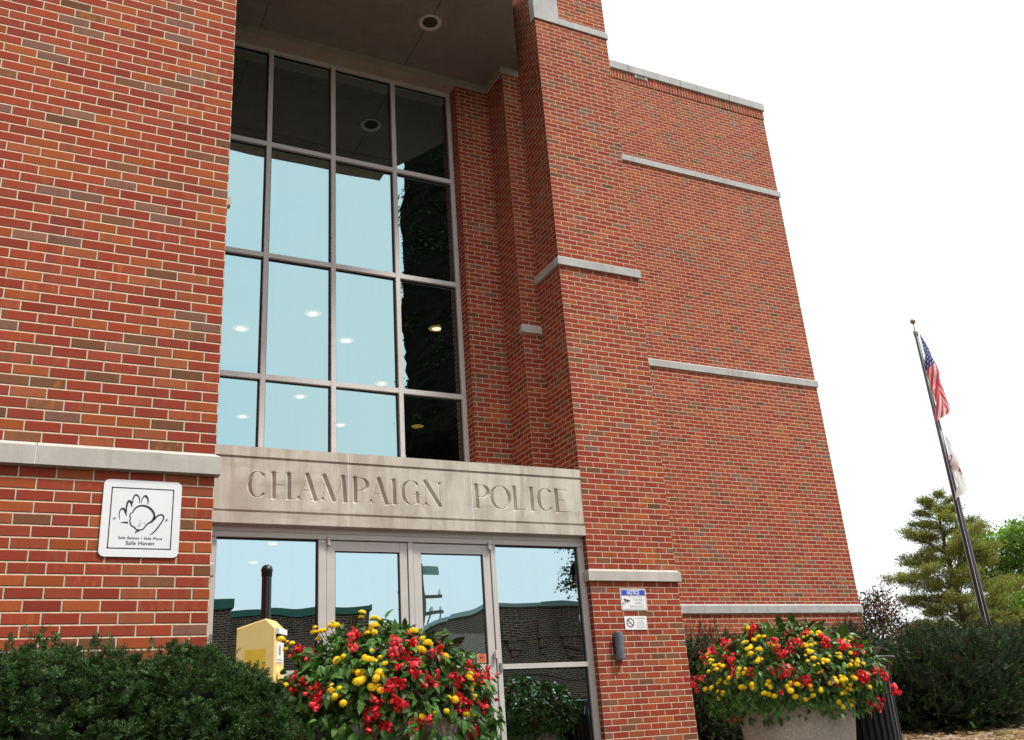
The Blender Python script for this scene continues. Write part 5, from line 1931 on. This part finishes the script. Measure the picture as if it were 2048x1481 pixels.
def conifer(base_, H, rad_fn, n_br, label, col0):
    x_, y_, z_ = base_
    t_ = thing('conifer_tree', base_, label, 'tree')
    tr = MB()
    tr.tube([(x_, y_, z_ - 0.1), (x_ + 0.05, y_, z_ + H * 0.4), (x_ - 0.04, y_, z_ + H * 0.75), (x_, y_, z_ + H * 0.97)], [0.17, 0.115, 0.055, 0.012], 10)
    cr = MB()
    Pn, Dn, Nn, Sz = [], [], [], []
    for b_ in range(n_br):
        f_ = (b_ + 0.5) / n_br
        h_ = 0.10 + 0.88 * f_
        az = b_ * 2.39996 + rng.normal(0, 0.25)
        R_ = rad_fn(h_) * rng.uniform(0.62, 1.04)
        d_ = np.array([math.cos(az), math.sin(az), 0])
        sd_ = np.array([-math.sin(az), math.cos(az), 0])
        q0 = np.array([x_, y_, z_ + h_ * H])
        rise = (0.55 if h_ < 0.6 else 0.85) * R_ * rng.uniform(0.4, 1.5)
        pts = [q0 + d_ * R_ * s_ + np.array([0, 0, rise * (s_ - 0.45 * s_ * s_)]) - np.array([0, 0, 0.25 * R_]) for s_ in (0, .25, .5, .75, 1.0)]
        tr.tube(pts, [0.034 * (1 - h_) + 0.012, 0.026 * (1 - h_) + 0.01, 0.018 * (1 - h_) + 0.007, 0.006, 0.003], 6, False)
        nsub = int(7 + 11 * R_ / 1.6)
        for k in range(nsub):
            s_ = 0.22 + 0.80 * (k + rng.random()) / nsub
            i_ = min(int(s_ * 4), 3)
            q = pts[i_] + (pts[i_ + 1] - pts[i_]) * (s_ * 4 - i_)
            sg_ = rng.choice([-1, 1])
            L_ = R_ * (0.42 * (1.10 - s_) + 0.12) * rng.uniform(0.6, 1.2)
            dd = unit(sd_ * sg_ * 0.9 + d_ * 0.8 + np.array([0, 0, rng.normal(0.12, 0.15)]))
            nn = int(64 + 160 * L_)
            tt = rng.random(nn) ** 0.8
            wob = rng.normal(0, 0.075, (nn, 3)) * np.array([1, 1, 0.7])
            P_ = q + dd * (tt * L_)[:, None] + wob + np.array([0, 0, 0.05])
            Pn.append(P_)
            Dn.append(unit(dd + rng.normal(0, 0.55, (nn, 3)) + np.array([0, 0, 0.35])))
            Nn.append(unit(np.array([0, 0, 1.0]) + rng.normal(0, 0.5, (nn, 3))))
            Sz.append(rng.uniform(0.045, 0.10, nn))
    P_, D_, N_, S_ = map(np.concatenate, (Pn, Dn, Nn, Sz))
    col = np.array(col0) * rng.uniform(0.55, 1.45, (len(P_), 1)) * rng.normal(1, 0.07, (len(P_), 3)).clip(0.8, 1.2)
    ht = rng.random(len(P_)) < 0.06
    col[ht] = np.array((0.22, 0.17, 0.06))
    cr.arrays(*quads_at(P_, D_, N_, S_, S_ * 0.34, col))
    tr.build('trunk', M['bark'], t_, org=base_)
    cr.build('crown', M['tree_leaf'], t_, org=base_)
    return t_


cb = at(1948, 1330, 27)
conifer((cb[0], cb[1], 0.2), 6.55, lambda h: np.interp(h, [0, 0.12, 0.3, 0.45, 0.62, 0.78, 0.9, 1.0], [1.7, 2.05, 2.1, 2.05, 1.85, 1.40, 0.78, 0.28]), 76,
        'tall olive green conifer with layered airy branches behind the flagpole', (0.25, 0.26, 0.085))


def broadleaf(name, base_, limbs, blobs_, n_, lsize, pal_, label, trunk_r=0.16, trans_mat='tree_leaf', cat='tree', clump=0.22, twigs=5):
    t_ = thing(name, base_, label, cat)
    tr = MB()
    b0 = np.array(base_)
    for tip, r0 in limbs:
        tip = np.array(tip)
        mid = b0 + (tip - b0) * 0.45 + np.array([0, 0, 0.15 * np.linalg.norm(tip - b0)]) * 0.4
        tr.tube([b0 - np.array([0, 0, 0.05]), b0 + (mid - b0) * 0.5, mid, tip], [r0, r0 * 0.72, r0 * 0.48, r0 * 0.10], 8)
        for k in range(twigs):
            s_ = rng.uniform(0.35, 0.9)
            q = b0 + (tip - b0) * s_
            e_ = q + rng.normal(0, 0.4, 3) * np.linalg.norm(tip - b0) * 0.45
            tr.tube([q, (q + e_) / 2 + rng.normal(0, 0.05, 3), e_], [r0 * 0.28, r0 * 0.16, r0 * 0.04], 5, False)
    tr.build('trunk', M['bark'], t_, org=base_)
    # leaf clumps scattered through the crown's volume
    nclump = max(20, n_ // 55)
    vol = np.array([r_[0] * r_[1] * r_[2] for c_, r_ in blobs_]) ** 0.8
    pick = rng.choice(len(blobs_), nclump, p=vol / vol.sum())
    Cc = np.array([b_[0] for b_ in blobs_])[pick]
    Rr = np.array([b_[1] for b_ in blobs_])[pick]
    d_ = unit(rng.normal(size=(nclump, 3)))
    cl = Cc + d_ * Rr * (rng.random((nclump, 1)) ** 0.45)
    who = rng.integers(0, nclump, n_)
    P_ = cl[who] + rng.normal(0, clump, (n_, 3)) * Rr[who].mean(1, keepdims=True) * np.array([1, 1, 0.7])
    ax = rng.normal(0, 0.8, (n_, 3)) + np.array([0, 0, -0.35])
    nr = unit(np.array([0, 0, 1.0]) + rng.normal(0, 0.7, (n_, 3)))
    L_ = rng.uniform(0.7, 1.3, n_) * lsize
    pal_ = np.array(pal_)
    col = pal_[rng.integers(0, len(pal_), n_)] * rng.uniform(0.65, 1.35, (n_, 1))
    cr = MB()
    cr.arrays(*quads_at(P_, ax, nr, L_, L_ * 0.6, col))
    cr.build('crown', M[trans_mat], t_, org=base_)
    return t_


def P3(u_, v_, dp):
    return tuple(at(u_, v_, dp))


GP = [(0.18, 0.29, 0.045), (0.23, 0.36, 0.06), (0.13, 0.22, 0.04)]
b = at(2010, 1400, 36)
base = (b[0], b[1], -0.1)
broadleaf('maple_tree', base, [(P3(1930, 1120, 36), 0.14), (P3(1975, 1060, 36), 0.16), (P3(2050, 1070, 36.5), 0.15), (P3(2100, 1120, 36), 0.14)],
          [(P3(1945, 1095, 36), (0.75, 0.9, 0.70)), (P3(1925, 1130, 36), (0.7, 0.8, 0.6)), (P3(1985, 1165, 36), (0.8, 0.8, 0.7)), (P3(2035, 1150, 36), (0.7, 0.7, 0.6)), (P3(1985, 1090, 36), (0.85, 0.9, 0.75)), (P3(2020, 1075, 36), (0.75, 0.8, 0.55)), (P3(2050, 1100, 36.2), (0.95, 0.9, 0.95)),
           (P3(2090, 1080, 36), (1.1, 1.0, 1.1)), (P3(1960, 1150, 36.5), (0.6, 0.7, 0.5)), (P3(2120, 1140, 36), (1.2, 1.0, 1.2)), (P3(2010, 1125, 36), (0.7, 0.7, 0.4))], 15000, 0.13, GP,
          'bright green maple with open crown behind and right of the conifer', 0.16, clump=0.20)
b = at(2035, 1400, 31)
base = (b[0], b[1], -0.1)
broadleaf('linden_tree', base, [(P3(2000, 1230, 31), 0.09), (P3(2040, 1210, 31), 0.10), (P3(2090, 1240, 31), 0.09)],
          [(P3(1965, 1235, 31), (0.5, 0.6, 0.5)), (P3(2005, 1225, 31), (0.65, 0.7, 0.55)), (P3(2040, 1215, 31), (0.8, 0.7, 0.65)), (P3(2030, 1270, 31), (0.9, 0.7, 0.55)),
           (P3(2085, 1245, 31), (0.9, 0.7, 0.8)), (P3(1950, 1285, 31), (0.6, 0.6, 0.3))], 13000, 0.12, GP,
          'lower bright green leafy tree at the right edge above the yew shrubs', 0.1, clump=0.22)
b = at(1768, 1420, 18)
base = (b[0], b[1], 0.25)
broadleaf('plum_bush', base, [(P3(1735, 1200, 18), 0.03), (P3(1765, 1190, 18), 0.035), (P3(1790, 1225, 18), 0.03), (P3(1715, 1190, 18), 0.03)],
          [(P3(1722, 1215, 18.2), (0.34, 0.4, 0.42)), (P3(1752, 1225, 18), (0.40, 0.4, 0.50)), (P3(1782, 1245, 18), (0.36, 0.4, 0.42)), (P3(1800, 1275, 18), (0.34, 0.4, 0.3)), (P3(1745, 1290, 18), (0.6, 0.5, 0.5))],
          5200, 0.055, [(0.11, 0.035, 0.030), (0.06, 0.05, 0.035), (0.17, 0.06, 0.05), (0.05, 0.06, 0.05)],
          'purple-red leaved bush growing at the corner of the brick wall', 0.03, cat='bush', clump=0.28)

# ================================================================== ACROSS THE STREET (seen mirrored in the glass)
ob = thing('brown_brick_building', (-2.0, -18.0, -0.14), 'brown brick building with dark green coping mirrored in the left sidelight', 'building')
m = MB()
m.box(-14.0, 3.48, -26.0, -18.0, -0.14, 4.48)
m.box(-14.0, -1.0, -17.997, -15.0, -0.14, 4.30)
m.build('wall', M['brown_brick'], ob)
m = MB()
m.box(-14.1, 3.55, -26.1, -17.93, 4.483, 4.68)
m.box(-14.1, -0.93, -17.92, -14.93, 4.303, 4.52)
m.build('coping', M['green_metal'], ob)
for x in np.arange(-0.2, 3.2, 0.62):
    m = MB()
    for k in range(3):
        m.box(x + k * 0.08, x + k * 0.08 + 0.05, -17.997, -17.93, 4.145, 4.36)
    m.box(x - 0.03, x + 0.26, -17.997, -17.95, 4.08, 4.145)
    m.build('brick_corbel', M['brown_brick'], ob)
for z0 in (1.4, 2.3):
    m = MB()
    m.box(-1.9, -1.25, -14.997, -14.94, z0, z0 + 0.45)
    m.build('window', M['pale_green'], ob)
ob = thing('dark_brick_building', (12, -18.0, -0.14), 'dark brick building with pale coping and corbels mirrored in the right sidelight', 'building')
m = MB()
m.box(7.3, 24.0, -30.0, -18.0, -0.14, 4.72)
m.build('wall', M['brown_brick'], ob)
m = MB()
m.box(7.22, 24.1, -30.1, -17.92, 4.723, 4.86)
m.build('coping', M['pale_green'], ob)
for x in np.arange(7.9, 16, 1.12):
    m = MB()
    m.box(x, x + 0.62, -17.997, -17.86, 3.72, 4.25)
    m.box(x + 0.10, x + 0.52, -17.997, -17.90, 3.42, 3.717)
    m.box(x + 0.20, x + 0.42, -17.997, -17.93, 3.22, 3.417)
    m.build('brick_corbel', M['brown_brick'], ob)
for z0 in (1.92, 2.60):
    m = MB()
    m.box(7.35, 16, -17.997, -17.95, z0, z0 + 0.26)
    m.build('brick_course', M['brown_brick'], ob)
m = MB()
m.box(10.5, 12.6, -17.997, -17.94, -0.1, 1.72)
m.box(10.6, 11.7, -17.937, -17.92, 0.2, 1.62, mi=1)
m.box(11.78, 12.5, -17.937, -17.92, 0.2, 1.62, mi=1)
m.build('window', [M['gasket'], M['pale_green']], ob)
ob = thing('hip_roof_house', (11.5, -24.0, -0.14), 'low house with green hipped roof mirrored in the right door', 'house')
m = MB()
m.box(9.2, 15.5, -28, -24.2, -0.14, 3.9)
m.build('wall', M['white'], ob)
m = MB()
s = m.verts([(8.6, -23.8, 3.9), (16, -23.8, 3.9), (16, -28.4, 3.9), (8.6, -28.4, 3.9), (11.0, -26.0, 5.9), (13.8, -26.0, 5.9)])
for f in ((0, 1, 5, 4), (1, 2, 5), (2, 3, 4, 5), (3, 0, 4), (3, 2, 1, 0)):
    m.face([s + i for i in f])
m.build('roof', M['green_metal'], ob)

up = thing('utility_pole', (8.0, -25.0, -0.14), 'wooden utility pole with cross arms and insulators mirrored in the right door', 'utility pole')
m = MB()
m.tube([(8.0, -25, -0.14), (8.0, -25, 7.2)], [0.15, 0.10], 12)
m.build('pole', M['wood'], up)
for q in ((7.3, 8.62, 6.18, 6.30), (7.2, 8.66, 5.50, 5.63)):
    m = MB()
    m.box(q[0], q[1], -25.06, -24.94, q[2], q[3])
    m.build('cross_arm', M['wood'], up)
for x, z in ((7.4, 6.3), (8.05, 6.3), (8.5, 6.3), (7.35, 5.63), (8.25, 5.63), (8.55, 5.63)):
    m = MB()
    m.tube([(x, -25, z), (x, -25, z + 0.06), (x, -25, z + 0.12), (x, -25, z + 0.2)], [0.03, 0.06, 0.05, 0.02], 10)
    m.build('insulator', M['globe'], up)
m = MB()
m.tube([(8.55, -25, 5.5), (8.5, -25, 5.0), (8.3, -25, 4.8), (8.05, -25, 4.75)], 0.02, 6)
m.tube([(8.25, -25, 5.5), (8.2, -25, 5.0), (8.05, -25, 4.7)], 0.02, 6)
m.build('cable', M['gasket'], up)
m = MB()
m.box(7.9, 8.5, -25.2, -25.05, 6.85, 7.12)
m.build('transformer', M['pale_green'], up)

lm = thing('street_lamp', (4.27, -7.0, 0), 'white globe street lamp mirrored at the right edge of the sidelight', 'street lamp')
m = MB()
m.tube([(4.27, -7, 0), (4.27, -7, 0.3), (4.27, -7, 0.32), (4.27, -7, 2.66)], [0.09, 0.08, 0.045, 0.04], 14)
m.build('post', M['black'], lm)
m = MB()
m.lathe(4.27, -7.0, [(0.115 * math.sin(a_) + 0.001, 2.84 - 0.17 * math.cos(a_)) for a_ in np.linspace(0.2, math.pi, 16)], 24)
m.build('globe', M['globe'], lm, smooth=True)

base = (11.6, -16.2, -0.14)  # low foliage shows in the sidelight; tall column added to darken the panes
TPAL = [(0.030, 0.050, 0.016), (0.040, 0.062, 0.020), (0.022, 0.036, 0.012)]  # greens darkened so the mirrored crown looks plain and dark
bl = [((6.70, -16.2, z), (1.28, 1.5, 1.3)) for z in np.arange(10.4, 22.5, 0.55)] + [((8.6, -16.3, z), (2.0, 2.0, 1.6)) for z in np.arange(9.8, 22, 1.5)] + \
     [((10.9, -16.2, 7.4), (1.9, 1.8, 1.6)), ((10.6, -16.2, 5.6), (1.1, 1.3, 1.2)), ((11.4, -16.2, 9.5), (2.0, 2.0, 2.0)), ((9.9, -16.2, 8.6), (1.3, 1.5, 1.2))]
broadleaf('street_tree_screen', base, [((9.0, -16.2, 14), 0.2), ((9.4, -16.2, 19), 0.24), ((9.8, -16.4, 20), 0.26), ((11.2, -16.2, 11), 0.18), ((11.0, -16.2, 6.0), 0.1)],
          bl, 110000, 0.11, TPAL, 'street tree mirrored in the sidelight, its tall dark column added to darken the right-hand panes', 0.3, clump=0.13, twigs=0)
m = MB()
core(m, bl[:-4], 1.02, (20, 12))  # solid dark blobs added to make the pane reflection near black
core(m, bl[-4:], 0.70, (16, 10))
m.build('dark_crown_fill', M['crown_core'], bpy.data.objects['street_tree_screen'])
